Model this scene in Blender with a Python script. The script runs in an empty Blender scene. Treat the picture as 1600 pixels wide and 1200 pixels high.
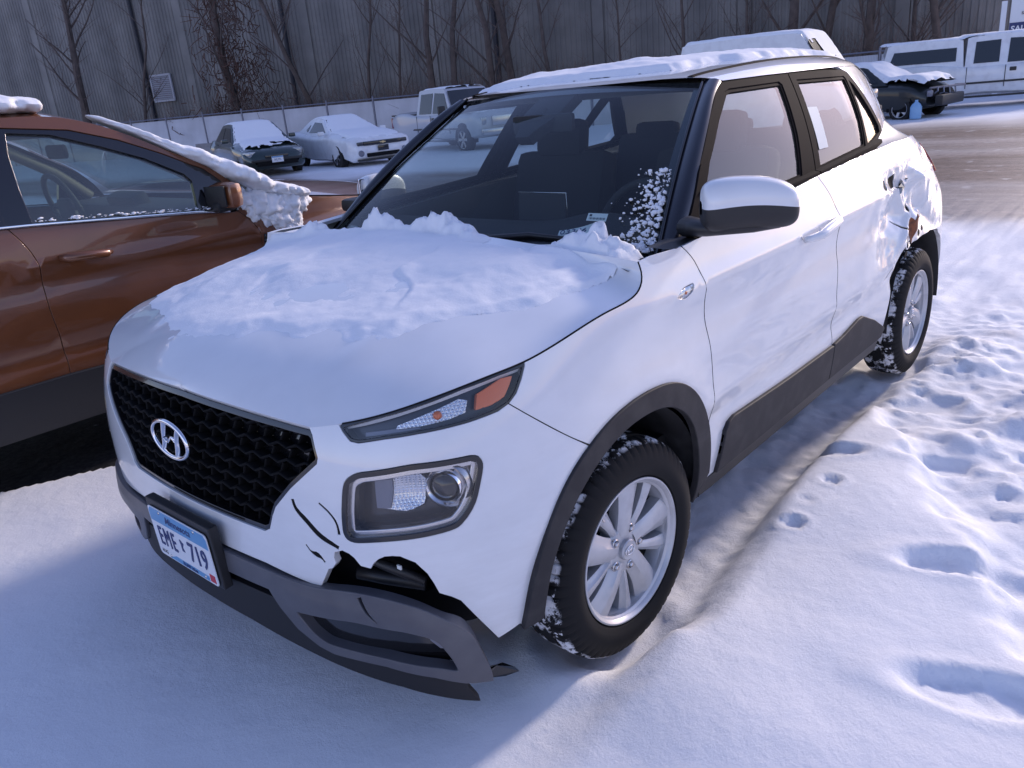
import bpy, bmesh, math, random
import numpy as np
from mathutils import Vector, Matrix
from mathutils.geometry import delaunay_2d_cdt
random.seed(7); rng = np.random.default_rng(7)
scn = bpy.context.scene
COL = scn.collection

# ------------------------------------------------------------------ camera, sky, sun, exposure
cam_d = bpy.data.cameras.new('camera'); cam = bpy.data.objects.new('camera', cam_d); COL.objects.link(cam)
_r, _u, _f = (-.64868858, .75601826, -.08740433), (-.31699049, -.16399065, .93414351), (-.69189606, -.63367457, -.34602946)
cam.matrix_world = Matrix(((_r[0], _u[0], -_f[0], 1.56767622), (_r[1], _u[1], -_f[1], 1.90047427), (_r[2], _u[2], -_f[2], 1.50802624), (0, 0, 0, 1)))
cam_d.sensor_width = 36.0; cam_d.lens = 1252.54 / 1600 * 36; cam_d.clip_start = .05; cam_d.clip_end = 3000
scn.camera = cam
SUN_AZ = math.radians(174)      # direction TO the sun, measured from +X towards +Y
SUN_EL = math.radians(22)
world = bpy.data.worlds.new('World'); scn.world = world; world.use_nodes = True
wn = world.node_tree.nodes; wl = world.node_tree.links
sky = wn.new('ShaderNodeTexSky'); sky.sky_type = 'NISHITA'; sky.sun_disc = False
sky.sun_elevation = SUN_EL; sky.sun_rotation = math.pi / 2 - SUN_AZ
sky.air_density = 1.15; sky.dust_density = .65; sky.ozone_density = 3.0; sky.altitude = 250
bgn = wn['Background']; bgn.inputs['Strength'].default_value = .15
wmx = wn.new('ShaderNodeMix'); wmx.data_type = 'RGBA'; wmx.blend_type = 'MULTIPLY'; wmx.inputs[0].default_value = 1.; wmx.inputs[7].default_value = (1.16, .925, 1.06, 1)      # the camera's violet white balance, the same in every direction
wl.new(sky.outputs['Color'], wmx.inputs[6]); wl.new(wmx.outputs[2], bgn.inputs['Color'])
sun_d = bpy.data.lights.new('sun', 'SUN'); sun_d.energy = 2.0; sun_d.angle = math.radians(6.0); sun_d.color = (1, .86, .76)
sun = bpy.data.objects.new('sun', sun_d); COL.objects.link(sun); sun.location = (-20, 12, 14)
_sd = Vector((math.cos(SUN_EL) * math.cos(SUN_AZ), math.cos(SUN_EL) * math.sin(SUN_AZ), math.sin(SUN_EL)))
sun.rotation_euler = _sd.to_track_quat('Z', 'Y').to_euler()
vs = scn.view_settings; vs.view_transform = 'Standard'; vs.look = 'None'; vs.gamma = 1; vs.use_curve_mapping = False; vs.exposure = 0.58
scn.cycles.max_bounces = 8; scn.cycles.transparent_max_bounces = 16; scn.cycles.caustics_reflective = False; scn.cycles.caustics_refractive = False
scn.cycles.use_denoising = True

# ------------------------------------------------------------------ materials
def mat(name, base=(.8, .8, .8), rough=.5, metal=0., coat=0., coat_rough=.03, spec=.5, noise=None, bump=None, trans=0.):
    m = bpy.data.materials.new(name); m.use_nodes = True
    nt = m.node_tree; b = nt.nodes['Principled BSDF']
    b.inputs['Base Color'].default_value = (*base, 1); b.inputs['Roughness'].default_value = rough
    b.inputs['Metallic'].default_value = metal; b.inputs['Coat Weight'].default_value = coat
    b.inputs['Coat Roughness'].default_value = coat_rough; b.inputs['Specular IOR Level'].default_value = spec
    if noise or bump:
        tc = nt.nodes.new('ShaderNodeTexCoord')
    if noise:       # (scale, second colour, low, high)
        n = nt.nodes.new('ShaderNodeTexNoise'); n.inputs['Scale'].default_value = noise[0]; n.inputs['Detail'].default_value = 6
        r = nt.nodes.new('ShaderNodeMapRange'); r.inputs[1].default_value = noise[2]; r.inputs[2].default_value = noise[3]
        mx = nt.nodes.new('ShaderNodeMix'); mx.data_type = 'RGBA'
        mx.inputs[6].default_value = (*base, 1); mx.inputs[7].default_value = (*noise[1], 1)
        nt.links.new(tc.outputs['Object'], n.inputs['Vector']); nt.links.new(n.outputs['Fac'], r.inputs[0])
        nt.links.new(r.outputs[0], mx.inputs[0]); nt.links.new(mx.outputs[2], b.inputs['Base Color'])
    if bump:        # (scale, strength, distance)
        n = nt.nodes.new('ShaderNodeTexNoise'); n.inputs['Scale'].default_value = bump[0]; n.inputs['Detail'].default_value = 5
        bp = nt.nodes.new('ShaderNodeBump'); bp.inputs['Strength'].default_value = bump[1]; bp.inputs['Distance'].default_value = bump[2]
        nt.links.new(tc.outputs['Object'], n.inputs['Vector']); nt.links.new(n.outputs['Fac'], bp.inputs['Height']); nt.links.new(bp.outputs[0], b.inputs['Normal'])
    return m
def glass_mat(name, tint, ior=1.5, rough=.0, haze=0., hcol=(.6, .6, .6)):
    m = bpy.data.materials.new(name); m.use_nodes = True; nt = m.node_tree; nt.nodes.clear()
    out = nt.nodes.new('ShaderNodeOutputMaterial'); tr = nt.nodes.new('ShaderNodeBsdfTransparent'); gl = nt.nodes.new('ShaderNodeBsdfGlossy')
    gl.inputs['Roughness'].default_value = rough; tr.inputs[0].default_value = (*tint, 1)
    ge = nt.nodes.new('ShaderNodeNewGeometry'); dt = nt.nodes.new('ShaderNodeVectorMath'); dt.operation = 'DOT_PRODUCT'
    nt.links.new(ge.outputs['Normal'], dt.inputs[0]); nt.links.new(ge.outputs['Incoming'], dt.inputs[1])
    def mth(op, a, b=None, clamp=False):
        n = nt.nodes.new('ShaderNodeMath'); n.operation = op; n.use_clamp = clamp
        for i, v in enumerate((a, b)):
            if v is None: continue
            if isinstance(v, (int, float)): n.inputs[i].default_value = v
            else: nt.links.new(v, n.inputs[i])
        return n.outputs[0]
    f0 = ((ior - 1) / (ior + 1)) ** 2 * 2; c5 = mth('POWER', mth('SUBTRACT', 1., mth('ABSOLUTE', dt.outputs['Value'])), 5.)
    fo = mth('ADD', mth('MULTIPLY', c5, 1 - f0), f0, True)
    mx = nt.nodes.new('ShaderNodeMixShader'); nt.links.new(fo, mx.inputs[0]); nt.links.new(gl.outputs[0], mx.inputs[2])
    if haze > 0:
        df = nt.nodes.new('ShaderNodeBsdfDiffuse'); df.inputs[0].default_value = (*hcol, 1)
        tc = nt.nodes.new('ShaderNodeTexCoord'); nz = nt.nodes.new('ShaderNodeTexNoise'); nz.inputs['Scale'].default_value = 2.2; nz.inputs['Detail'].default_value = 4
        mr = nt.nodes.new('ShaderNodeMapRange'); mr.inputs[1].default_value = .3; mr.inputs[2].default_value = .75; mr.inputs[3].default_value = haze * .4; mr.inputs[4].default_value = haze
        nt.links.new(tc.outputs['Object'], nz.inputs[0]); nt.links.new(nz.outputs['Fac'], mr.inputs[0])
        m2 = nt.nodes.new('ShaderNodeMixShader'); nt.links.new(mr.outputs[0], m2.inputs[0]); nt.links.new(tr.outputs[0], m2.inputs[1]); nt.links.new(df.outputs[0], m2.inputs[2])
        nt.links.new(m2.outputs[0], mx.inputs[1])
    else: nt.links.new(tr.outputs[0], mx.inputs[1])
    nt.links.new(mx.outputs[0], out.inputs[0]); return m
M = {}
M['white'] = mat('white_paint', (.76, .77, .79), .35, coat=1., coat_rough=.02, noise=(9, (.72, .73, .75), .45, .75))
def road_film(m):      # dried salt and grime thrown up by the wheels, patchy, low on the body
    nt = m.node_tree; L = nt.links.new; b = nt.nodes['Principled BSDF']; src = b.inputs['Base Color'].links[0].from_socket; tc = nt.nodes.new('ShaderNodeTexCoord'); sp = nt.nodes.new('ShaderNodeSeparateXYZ'); L(tc.outputs['Object'], sp.inputs[0])
    mp = nt.nodes.new('ShaderNodeMapping'); mp.inputs['Scale'].default_value = (1.2, 1.2, 5); L(tc.outputs['Object'], mp.inputs[0]); n = nt.nodes.new('ShaderNodeTexNoise'); n.inputs['Scale'].default_value = 5; n.inputs['Detail'].default_value = 9; n.inputs['Roughness'].default_value = .7; L(mp.outputs[0], n.inputs[0])
    r = nt.nodes.new('ShaderNodeMapRange'); r.inputs[1].default_value = .95; r.inputs[2].default_value = .35; L(sp.outputs[2], r.inputs[0]); r2 = nt.nodes.new('ShaderNodeMapRange'); r2.inputs[1].default_value = .36; r2.inputs[2].default_value = .72; r2.inputs[4].default_value = .26; L(n.outputs['Fac'], r2.inputs[0])
    mu = nt.nodes.new('ShaderNodeMath'); mu.operation = 'MULTIPLY'; L(r.outputs[0], mu.inputs[0]); L(r2.outputs[0], mu.inputs[1]); mx = nt.nodes.new('ShaderNodeMix'); mx.data_type = 'RGBA'; mx.inputs[7].default_value = (.42, .40, .39, 1); L(mu.outputs[0], mx.inputs[0]); L(src, mx.inputs[6]); L(mx.outputs[2], b.inputs['Base Color'])
    cr = nt.nodes.new('ShaderNodeMapRange'); cr.inputs[3].default_value = .02; cr.inputs[4].default_value = .35; L(mu.outputs[0], cr.inputs[0]); L(cr.outputs[0], b.inputs['Coat Roughness'])
road_film(M['white'])
M['black_plastic'] = mat('black_plastic', (.016, .016, .018), .45, bump=(900, .12, .001))
M['grey_plastic'] = mat('grey_plastic', (.030, .029, .032), .62, spec=.25, bump=(1400, .25, .0006), noise=(14, (.050, .048, .049), .45, .75))
M['trim_grey'] = mat('trim_grey', (.085, .085, .098), .38, bump=(1400, .2, .0005), noise=(11, (.11, .11, .122), .45, .75))
M['frame'] = mat('frame_trim', (.014, .011, .011), .8, spec=.06)
M['gloss_black'] = mat('gloss_black', (.008, .008, .010), .12, coat=.6)
M['pillar'] = mat('pillar_gloss', (.010, .010, .016), .22, coat=.5, coat_rough=.12)
M['lip_black'] = mat('lip_black', (.007, .007, .009), .6)
M['void'] = mat('dark_void', (.006, .006, .007), .8, spec=.2)
M['liner'] = mat('liner', (.02, .02, .022), .75, noise=(7, (.06, .06, .065), .5, .7))
M['chrome'] = mat('chrome', (.85, .85, .88), .08, 1.)
M['satin'] = mat('satin_chrome', (.62, .60, .60), .22, 1.)
M['alloy'] = mat('alloy', (.56, .57, .60), .42, .45, noise=(22, (.48, .49, .52), .45, .7))
M['disc'] = mat('brake_disc', (.035, .030, .028), .5, .5)
M['amber'] = mat('amber_lens', (.75, .16, .03), .25, coat=.6)
M['lamp_dark'] = mat('lamp_dark', (.030, .031, .040), .28, coat=.4)
M['lamp_mid'] = mat('lamp_mid', (.18, .19, .24), .3, .3)
M['red'] = mat('tail_red', (.22, .012, .016), .2, coat=.8)
M['prism'] = mat('prism_reflector', (.62, .64, .70), .18, .9); _n = M['prism'].node_tree; _v = _n.nodes.new('ShaderNodeTexVoronoi'); _v.distance = 'CHEBYCHEV'; _v.inputs['Scale'].default_value = 170; _v.inputs['Randomness'].default_value = .0; _t = _n.nodes.new('ShaderNodeTexCoord'); _b = _n.nodes.new('ShaderNodeBump'); _b.inputs['Strength'].default_value = .9; _b.inputs['Distance'].default_value = .002
_n.links.new(_t.outputs['Object'], _v.inputs[0]); _n.links.new(_v.outputs['Distance'], _b.inputs['Height']); _n.links.new(_b.outputs[0], _n.nodes['Principled BSDF'].inputs['Normal'])
M['reflector'] = mat('reflector', (.75, .76, .8), .16, .9)
M['glass'] = glass_mat('windscreen_glass', (.80, .89, .89), 1.42, haze=.03, hcol=(.45, .5, .55))
M['side_glass'] = glass_mat('side_glass', (.78, .84, .80), 1.55, haze=.10, hcol=(.74, .70, .58))  # dust film whose warm colour also stands in for reflected pale sky
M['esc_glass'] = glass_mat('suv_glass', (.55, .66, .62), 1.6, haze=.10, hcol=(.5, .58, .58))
M['orange_hood'] = mat('orange_hood', (.17, .055, .02), .25, .3, coat=1.)
M['lens'] = glass_mat('lamp_lens', (.93, .94, .95), 1.45)
M['interior'] = mat('interior', (.018, .018, .02), .75)
M['seat'] = mat('seat_cloth', (.016, .016, .018), .9, bump=(400, .3, .002))
M['headliner'] = mat('headliner', (.22, .21, .20), .95)
M['int_grey'] = mat('interior_grey', (.06, .06, .06), .7)
M['rust'] = mat('rust', (.24, .075, .025), .8, noise=(60, (.11, .035, .015), .4, .65))
M['paper'] = mat('paper', (.72, .75, .74), .7)
M['ink'] = mat('ink', (.03, .03, .05), .6)
M['plate_white'] = mat('plate_white', (.74, .76, .80), .35, coat=.3)
M['plate_blue'] = mat('plate_blue', (.10, .30, .55), .35, coat=.3)
M['plate_navy'] = mat('plate_navy', (.02, .035, .14), .4)
M['plate_red'] = mat('plate_red', (.50, .03, .05), .4)
M['orange'] = mat('orange_paint', (.175, .060, .022), .3, .25, coat=1., noise=(6, (.150, .050, .019), .45, .7))
M['tan'] = mat('tan_inside', (.36, .31, .24), .8)
M['green'] = mat('dark_green_paint', (.018, .035, .035), .3, .2, coat=.9)
M['silver'] = mat('silver_paint', (.48, .49, .52), .4, .1, coat=.6)
M['cream'] = mat('dirty_white_paint', (.78, .79, .81), .4, coat=.6, noise=(5, (.66, .66, .68), .45, .75))
M['darkcar'] = mat('dark_paint', (.015, .018, .018), .4, .2, coat=.5)
M['bg_glass'] = mat('car_window', (.012, .015, .018), .06, coat=.4)
M['blue_jug'] = mat('blue_jug', (.28, .50, .75), .35)
M['concrete'] = mat('concrete', (.22, .20, .20), .9, noise=(3, (.30, .28, .28), .4, .7))
M['headlamp_glass'] = mat('headlamp_clear', (.32, .33, .34), .12, .3, coat=1.)
M['bark'] = mat('bark', (.12, .093, .082), .95, noise=(4, (.080, .062, .056), .4, .7))
M['twig'] = mat('twig', (.150, .108, .092), .95)
M['vine'] = mat('vine', (.11, .060, .046), .95)
M['galv'] = mat('galvanised', (.20, .20, .24), .5, .5)
M['dark_pipe'] = mat('dark_pipe', (.020, .022, .034), .5)

def snow_mat(name, base=(.86, .87, .90), fine=110., bump=.35, dist=.004, dirt=None, big=None):
    m = mat(name, base, .75, spec=.25); nt = m.node_tree; b = nt.nodes['Principled BSDF']; L = nt.links.new
    b.inputs['Subsurface Weight'].default_value = 0.
    tc = nt.nodes.new('ShaderNodeTexCoord')
    n1 = nt.nodes.new('ShaderNodeTexNoise'); n1.inputs['Scale'].default_value = fine; n1.inputs['Detail'].default_value = 6; n1.inputs['Roughness'].default_value = .7
    bp = nt.nodes.new('ShaderNodeBump'); bp.inputs['Strength'].default_value = bump; bp.inputs['Distance'].default_value = dist
    L(tc.outputs['Object'], n1.inputs[0]); n2 = nt.nodes.new('ShaderNodeTexNoise'); n2.inputs['Scale'].default_value = fine * .2; n2.inputs['Detail'].default_value = 4; L(tc.outputs['Object'], n2.inputs[0]); ad = nt.nodes.new('ShaderNodeMath'); ad.operation = 'MULTIPLY_ADD'; ad.inputs[1].default_value = 1.6; L(n2.outputs['Fac'], ad.inputs[0]); L(n1.outputs['Fac'], ad.inputs[2])
    L(ad.outputs[0], bp.inputs['Height']); L(bp.outputs[0], b.inputs['Normal'])
    return m
M['snow'] = snow_mat('snow')
M['snow_fine'] = snow_mat('snow_on_car', fine=160, bump=.3, dist=.003)
# ------------------------------------------------------------------ mesh helpers
def link(o, parent=None, inv=None):
    COL.objects.link(o)
    if parent is not None:
        o.parent = parent
        if inv is not None: o.matrix_parent_inverse = inv
    return o
class Ctx:            # parent whose children are modelled in world coordinates
    def __init__(s, o, inv): s.o = o; s.inv = inv
def par(p):
    if p is None: return None, None
    if isinstance(p, Ctx): return p.o, p.inv
    return p, None
def mesh_obj(name, V, Fc, m, parent=None, smooth=True, normals=None, mats=None, fm=None):
    me = bpy.data.meshes.new(name); me.from_pydata([tuple(map(float, v)) for v in V], [], [tuple(map(int, f)) for f in Fc])
    if mats:
        for k in mats: me.materials.append(M[k])
        if fm is not None: me.polygons.foreach_set('material_index', np.asarray(fm, np.int32))
    elif m is not None: me.materials.append(M[m] if isinstance(m, str) else m)
    if smooth: me.polygons.foreach_set('use_smooth', [True] * len(me.polygons))
    me.update()
    if normals is not None:
        me.normals_split_custom_set_from_vertices([tuple(map(float, n)) for n in normals])
    o = bpy.data.objects.new(name, me); p, inv = par(parent); return link(o, p, inv)
def sub(o):           # context for sub-parts of a part made in the same space
    return Ctx(o, Matrix.Identity(4))
def tag(o, label, cat, group=None):
    o['label'] = label; o['category'] = cat
    if group: o['group'] = group
    return o
def thing(name, loc, label, cat, group=None, rz=0.):
    o = bpy.data.objects.new(name, None); o.location = loc; o.rotation_euler = (0, 0, rz); o.empty_display_size = .2; COL.objects.link(o)
    return tag(o, label, cat, group)
class MB:
    def __init__(s): s.v = []; s.f = []
    def add(s, V, Fc):
        n = len(s.v); s.v += [tuple(map(float, v)) for v in V]; s.f += [tuple(int(i) + n for i in f) for f in Fc]; return s
    def box(s, c, d, rot=None, bev=0.):
        hx, hy, hz = [k / 2 for k in d]
        if bev > 0:
            bm = bmesh.new(); bmesh.ops.create_cube(bm, size=1.); bmesh.ops.scale(bm, vec=d, verts=bm.verts)
            bmesh.ops.bevel(bm, geom=bm.edges[:], offset=bev, segments=2, affect='EDGES', profile=.6)
            V = [v.co.copy() for v in bm.verts]; Fc = [[v.index for v in f.verts] for f in bm.faces]; bm.free()
        else:
            V = [Vector((x, y, z)) for x in (-hx, hx) for y in (-hy, hy) for z in (-hz, hz)]
            Fc = [(0, 1, 3, 2), (4, 6, 7, 5), (0, 4, 5, 1), (2, 3, 7, 6), (0, 2, 6, 4), (1, 5, 7, 3)]
        if rot is not None: V = [rot @ v for v in V]
        return s.add([v + Vector(c) for v in V], Fc)
    def tube(s, pts, rad, n=8, cap=True):
        pts = [Vector(p) for p in pts]; rad = [rad] * len(pts) if isinstance(rad, (int, float)) else rad
        V = []; Fc = []; up = None
        for i, p in enumerate(pts):
            t = (pts[min(i + 1, len(pts) - 1)] - pts[max(i - 1, 0)]).normalized()
            if up is None: up = Vector((0, 0, 1)) if abs(t.z) < .9 else Vector((1, 0, 0))
            a = t.cross(up).normalized(); b = a.cross(t); up = b
            for k in range(n):
                w = 2 * math.pi * k / n; V.append(p + (a * math.cos(w) + b * math.sin(w)) * rad[i])
        for i in range(len(pts) - 1):
            for k in range(n): Fc.append((i * n + k, i * n + (k + 1) % n, (i + 1) * n + (k + 1) % n, (i + 1) * n + k))
        if cap: Fc += [tuple(range(n - 1, -1, -1)), tuple((len(pts) - 1) * n + k for k in range(n))]
        return s.add(V, Fc)
    def lathe(s, prof, n=48, axis='y', c=(0, 0, 0), rmod=None):
        V = []; Fc = []; m = len(prof)
        for i in range(n):
            w = 2 * math.pi * i / n
            for j, (h, r) in enumerate(prof):
                rr = r + (rmod(i, j, w) if rmod else 0)
                V.append((c[0] + rr * math.cos(w), c[1] + h, c[2] + rr * math.sin(w)) if axis == 'y' else
                         (c[0] + rr * math.cos(w), c[1] + rr * math.sin(w), c[2] + h) if axis == 'z' else (c[0] + h, c[1] + rr * math.cos(w), c[2] + rr * math.sin(w)))
        for i in range(n):
            for j in range(m - 1): Fc.append((i * m + j, i * m + j + 1, ((i + 1) % n) * m + j + 1, ((i + 1) % n) * m + j))
        return s.add(V, Fc)
    def prism(s, poly, h0, h1, axis='y', c=(0, 0, 0)):
        n = len(poly)
        def P3(a, b, h): return {'y': (a, h, b), 'x': (h, a, b), 'z': (a, b, h)}[axis]
        V = [tuple(np.add(P3(a, b, h0), c)) for a, b in poly] + [tuple(np.add(P3(a, b, h1), c)) for a, b in poly]
        Fc = [tuple(range(n)), tuple(range(2 * n - 1, n - 1, -1))] + [(i, (i + 1) % n, n + (i + 1) % n, n + i) for i in range(n)]
        return s.add(V, Fc)
    def blob(s, c, r, seed=0, amp=.25, lev=3, freq=2.):
        bm = bmesh.new(); bmesh.ops.create_icosphere(bm, subdivisions=lev, radius=1.)
        from mathutils import noise as nz
        V = []
        for v in bm.verts:
            d = v.co.normalized(); k = 1 + amp * nz.fractal(d * freq + Vector((seed * 3.7, seed * 1.3, seed)), .8, 2., 4)
            V.append(Vector((c[0] + d.x * r[0] * k, c[1] + d.y * r[1] * k, c[2] + d.z * r[2] * k)))
        Fc = [[v.index for v in f.verts] for f in bm.faces]; bm.free(); return s.add(V, Fc)
    def make(s, name, m, parent=None, smooth=False, ang=None):
        o = mesh_obj(name, s.v, s.f, m, parent, smooth=smooth or ang is not None)
        bm = bmesh.new(); bm.from_mesh(o.data); bmesh.ops.recalc_face_normals(bm, faces=bm.faces)
        if ang is not None:
            for e in bm.edges:
                if len(e.link_faces) == 2 and e.calc_face_angle(0) > math.radians(ang): e.smooth = False
        bm.to_mesh(o.data); bm.free(); return o

def nspl(x, y):
    x = np.asarray(x, float); y = np.asarray(y, float); n = len(x); h = np.diff(x)
    A = np.zeros((n, n)); b = np.zeros_like(y); A[0, 0] = A[-1, -1] = 1
    for i in range(1, n - 1):
        A[i, i - 1] = h[i - 1]; A[i, i] = 2 * (h[i - 1] + h[i]); A[i, i + 1] = h[i]
        b[i] = 6 * ((y[i + 1] - y[i]) / h[i] - (y[i] - y[i - 1]) / h[i - 1])
    m = np.linalg.solve(A, b)
    def f(t):
        t = np.asarray(t, float); i = np.clip(np.searchsorted(x, t) - 1, 0, n - 2); dx = t - x[i]; H = h[i]
        if y.ndim > 1: dx = dx[..., None]; H = H[..., None]
        return y[i] + dx * ((y[i + 1] - y[i]) / H - H * (2 * m[i] + m[i + 1]) / 6) + dx ** 2 * m[i] / 2 + dx ** 3 * (m[i + 1] - m[i]) / (6 * H)
    return f
# value noise in numpy
def vnoise(x, y, seed=0):
    x = np.asarray(x, float); y = np.asarray(y, float)
    xi = np.floor(x).astype(np.int64); yi = np.floor(y).astype(np.int64); fx = x - xi; fy = y - yi
    fx = fx * fx * fx * (fx * (fx * 6 - 15) + 10); fy = fy * fy * fy * (fy * (fy * 6 - 15) + 10)
    def hsh(a, b):
        k = (a * 374761393 + b * 668265263 + seed * 974711) & 0xffffffff
        k = ((k ^ (k >> 13)) * 1274126177) & 0xffffffff; k = k ^ (k >> 16)
        return (k & 0xffff) / 65535. * 2 - 1
    a = hsh(xi, yi); b = hsh(xi + 1, yi); c = hsh(xi, yi + 1); d = hsh(xi + 1, yi + 1)
    return (a * (1 - fx) + b * fx) * (1 - fy) + (c * (1 - fx) + d * fx) * fy
def fbm(x, y, o=4, seed=0, g=.5):
    s = 0; a = 1.
    for k in range(o): s = s + a * vnoise(x * 2 ** k, y * 2 ** k, seed + k * 17); a *= g
    return s
def sstep(a, b, t):
    t = np.clip((np.asarray(t, float) - a) / (b - a), 0, 1); return t * t * (3 - 2 * t)

# 2-D polygon tools
def dens(poly, step, closed=True):
    out = []; n = len(poly)
    for i in range(n if closed else n - 1):
        a = np.array(poly[i], float); b = np.array(poly[(i + 1) % n], float); k = max(1, int(math.ceil(np.linalg.norm(b - a) / step)))
        for j in range(k): out.append(tuple(a + (b - a) * j / k))
    if not closed: out.append(tuple(map(float, poly[-1])))
    return out
def smooth_line(pts, step=.012):
    p = np.array(pts, float); L = np.concatenate([[0], np.cumsum(np.linalg.norm(np.diff(p, axis=0), axis=1))])
    # Catmull-Rom style (monotone enough): blend cubic spline
    f = nspl(L, p); t = np.linspace(0, L[-1], max(2, int(L[-1] / step))); return [tuple(q) for q in f(t)]
def round_poly(poly, r, k=4):
    out = []; n = len(poly)
    for i in range(n):
        a, b, c = [np.array(poly[(i + j) % n], float) for j in (-1, 0, 1)]
        la = np.linalg.norm(a - b); lc = np.linalg.norm(c - b); q = min(r, la * .45, lc * .45)
        p0 = b + (a - b) / la * q; p1 = b + (c - b) / lc * q
        for j in range(k + 1):
            t = j / k; out.append(tuple((1 - t) ** 2 * p0 + 2 * t * (1 - t) * b + t * t * p1))
    return out
def inset(poly, d):
    p = np.array(poly, float); n = len(p); ar = .5 * np.sum(p[:, 0] * np.roll(p[:, 1], -1) - np.roll(p[:, 0], -1) * p[:, 1])
    e = np.roll(p, -1, 0) - p; e /= np.maximum(np.linalg.norm(e, axis=1, keepdims=True), 1e-9)
    nn = np.stack([-e[:, 1], e[:, 0]], 1) * (1 if ar > 0 else -1)
    a = np.roll(nn, 1, 0); b = nn; s = a + b; k = np.maximum((s * s).sum(1, keepdims=True) / 2, .35)
    return [tuple(q) for q in p + s / k * d]
def fine(poly, tol=.0015):
    out = []
    for q in poly:
        if not out or math.hypot(q[0] - out[-1][0], q[1] - out[-1][1]) > tol: out.append(q)
    if math.hypot(out[0][0] - out[-1][0], out[0][1] - out[-1][1]) < tol: out.pop()
    return out
def nrm_of(S, a, b, e=1e-3):
    du = S(a + e, b) - S(a - e, b); dv = S(a, b + e) - S(a, b - e); n = np.cross(du, dv)
    return n / np.maximum(np.linalg.norm(n, axis=-1, keepdims=True), 1e-12)
def panel(name, poly, S, m, parent, holes=(), res=.03, gap=.002, depth=.012, off=0., mirror=False, bstep=.012, disp=None, sgn=1, edge=.0015, smooth=True):
    """sheet cut to a 2-D outline, laid on the surface S(a,b) with rolled edges and a return flange"""
    outer = fine(dens(inset(poly, gap) if gap else poly, bstep)); hs = [fine(dens(inset(h, -gap) if gap else h, bstep)) for h in holes]
    V = [Vector(p) for p in outer]; Fs = [list(range(len(outer)))]
    loops = [list(range(len(outer)))]
    for h in hs:
        i0 = len(V); V += [Vector(p) for p in h]; Fs.append(list(range(i0, len(V)))); loops.append(list(range(i0, len(V))))
    A = np.array(outer); lo = A.min(0); hi = A.max(0)
    gx = np.arange(lo[0] + res * .5, hi[0], res); gy = np.arange(lo[1] + res * .43, hi[1], res)
    X, Y = np.meshgrid(gx, gy, indexing='ij'); X[:, 1::2] += res * .5
    G = np.stack([X.ravel(), Y.ravel()], 1)
    def inside(G, A):
        c = np.zeros(len(G), bool); n = len(A)
        for i in range(n):
            a = A[i]; b = A[(i + 1) % n]
            if a[1] == b[1]: continue
            k = ((a[1] > G[:, 1]) != (b[1] > G[:, 1])) & (G[:, 0] < (b[0] - a[0]) * (G[:, 1] - a[1]) / (b[1] - a[1]) + a[0]); c ^= k
        return c
    ok = inside(G, A)
    for h in hs: ok &= ~inside(G, np.array(h))
    allb = np.array([tuple(v) for v in V])
    G = G[ok]
    if len(G):
        keep = np.ones(len(G), bool)
        for s0 in range(0, len(G), 4000):
            d = np.sqrt(((G[s0:s0 + 4000, None, :] - allb[None]) ** 2).sum(-1)).min(1); keep[s0:s0 + 4000] = d > min(res * .45, .008)
        G = G[keep]
    V += [Vector(p) for p in G]
    E = [(l[i], l[(i + 1) % len(l)]) for l in loops for i in range(len(l))]
    vo, eo, fo, ov, oe, of = delaunay_2d_cdt(V, E, [], 0, 1e-6)
    P2 = np.array([tuple(v) for v in vo]); T = np.array([f for f in fo if len(f) == 3])
    cen = P2[T].mean(1); ok = inside(cen, A)
    for h in hs: ok &= ~inside(cen, np.array(h))
    T = T[ok]
    used = np.unique(T); rm = -np.ones(len(P2), int); rm[used] = np.arange(len(used)); P2 = P2[used]; T = rm[T]
    a, b = P2[:, 0], P2[:, 1]
    if disp is not None: SS = lambda p, q: S(p, q) + nrm_of(S, p, q) * sgn * disp(p, q)[..., None]
    else: SS = S
    X3 = SS(a, b); N3 = nrm_of(SS, a, b) * sgn; X3 = X3 + N3 * off
    # orient triangles
    fnm = np.cross(X3[T[:, 1]] - X3[T[:, 0]], X3[T[:, 2]] - X3[T[:, 0]]); fl = (fnm * N3[T[:, 0]]).sum(1) < 0
    T[fl] = T[fl][:, ::-1]
    # boundary edges
    from collections import defaultdict
    cnt = defaultdict(int)
    for t in T:
        for i in range(3): cnt[(t[i], t[(i + 1) % 3])] += 1
    B = [e for e in cnt if (e[1], e[0]) not in cnt]
    Vx = [X3]; Nx = [N3]; Fx = [tuple(t) for t in T]
    if depth > 0 and B:
        bi = sorted({i for e in B for i in e}); ix = {i: k for k, i in enumerate(bi)}; nb = len(bi); base = len(X3)
        out = np.zeros((nb, 3))
        for i, j in B:
            d = X3[j] - X3[i]; o = np.cross(d, N3[i]); l = np.linalg.norm(o)
            if l > 1e-9: out[ix[i]] += o / l; out[ix[j]] += o / l
        out /= np.maximum(np.linalg.norm(out, axis=1, keepdims=True), 1e-9); Nb = N3[bi]; Xb = X3[bi]
        r1 = Xb + out * edge * .7 - Nb * edge * .4; r2 = Xb + out * edge - Nb * edge * 1.3; r3 = Xb + out * edge - Nb * depth
        n1 = Nb * .6 + out * .6; n1 /= np.linalg.norm(n1, axis=1, keepdims=True)
        Vx += [r1, r2, r3]; Nx += [n1, out, out]
        for i, j in B:
            p, q = ix[i], ix[j]
            Fx += [(j, i, base + p, base + q), (base + q, base + p, base + nb + p, base + nb + q), (base + nb + q, base + nb + p, base + 2 * nb + p, base + 2 * nb + q)]
    Vx = np.concatenate(Vx); Nx = np.concatenate(Nx)
    if mirror:
        Vx = Vx * [1, -1, 1]; Nx = Nx * [1, -1, 1]; Fx = [f[::-1] for f in Fx]
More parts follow.
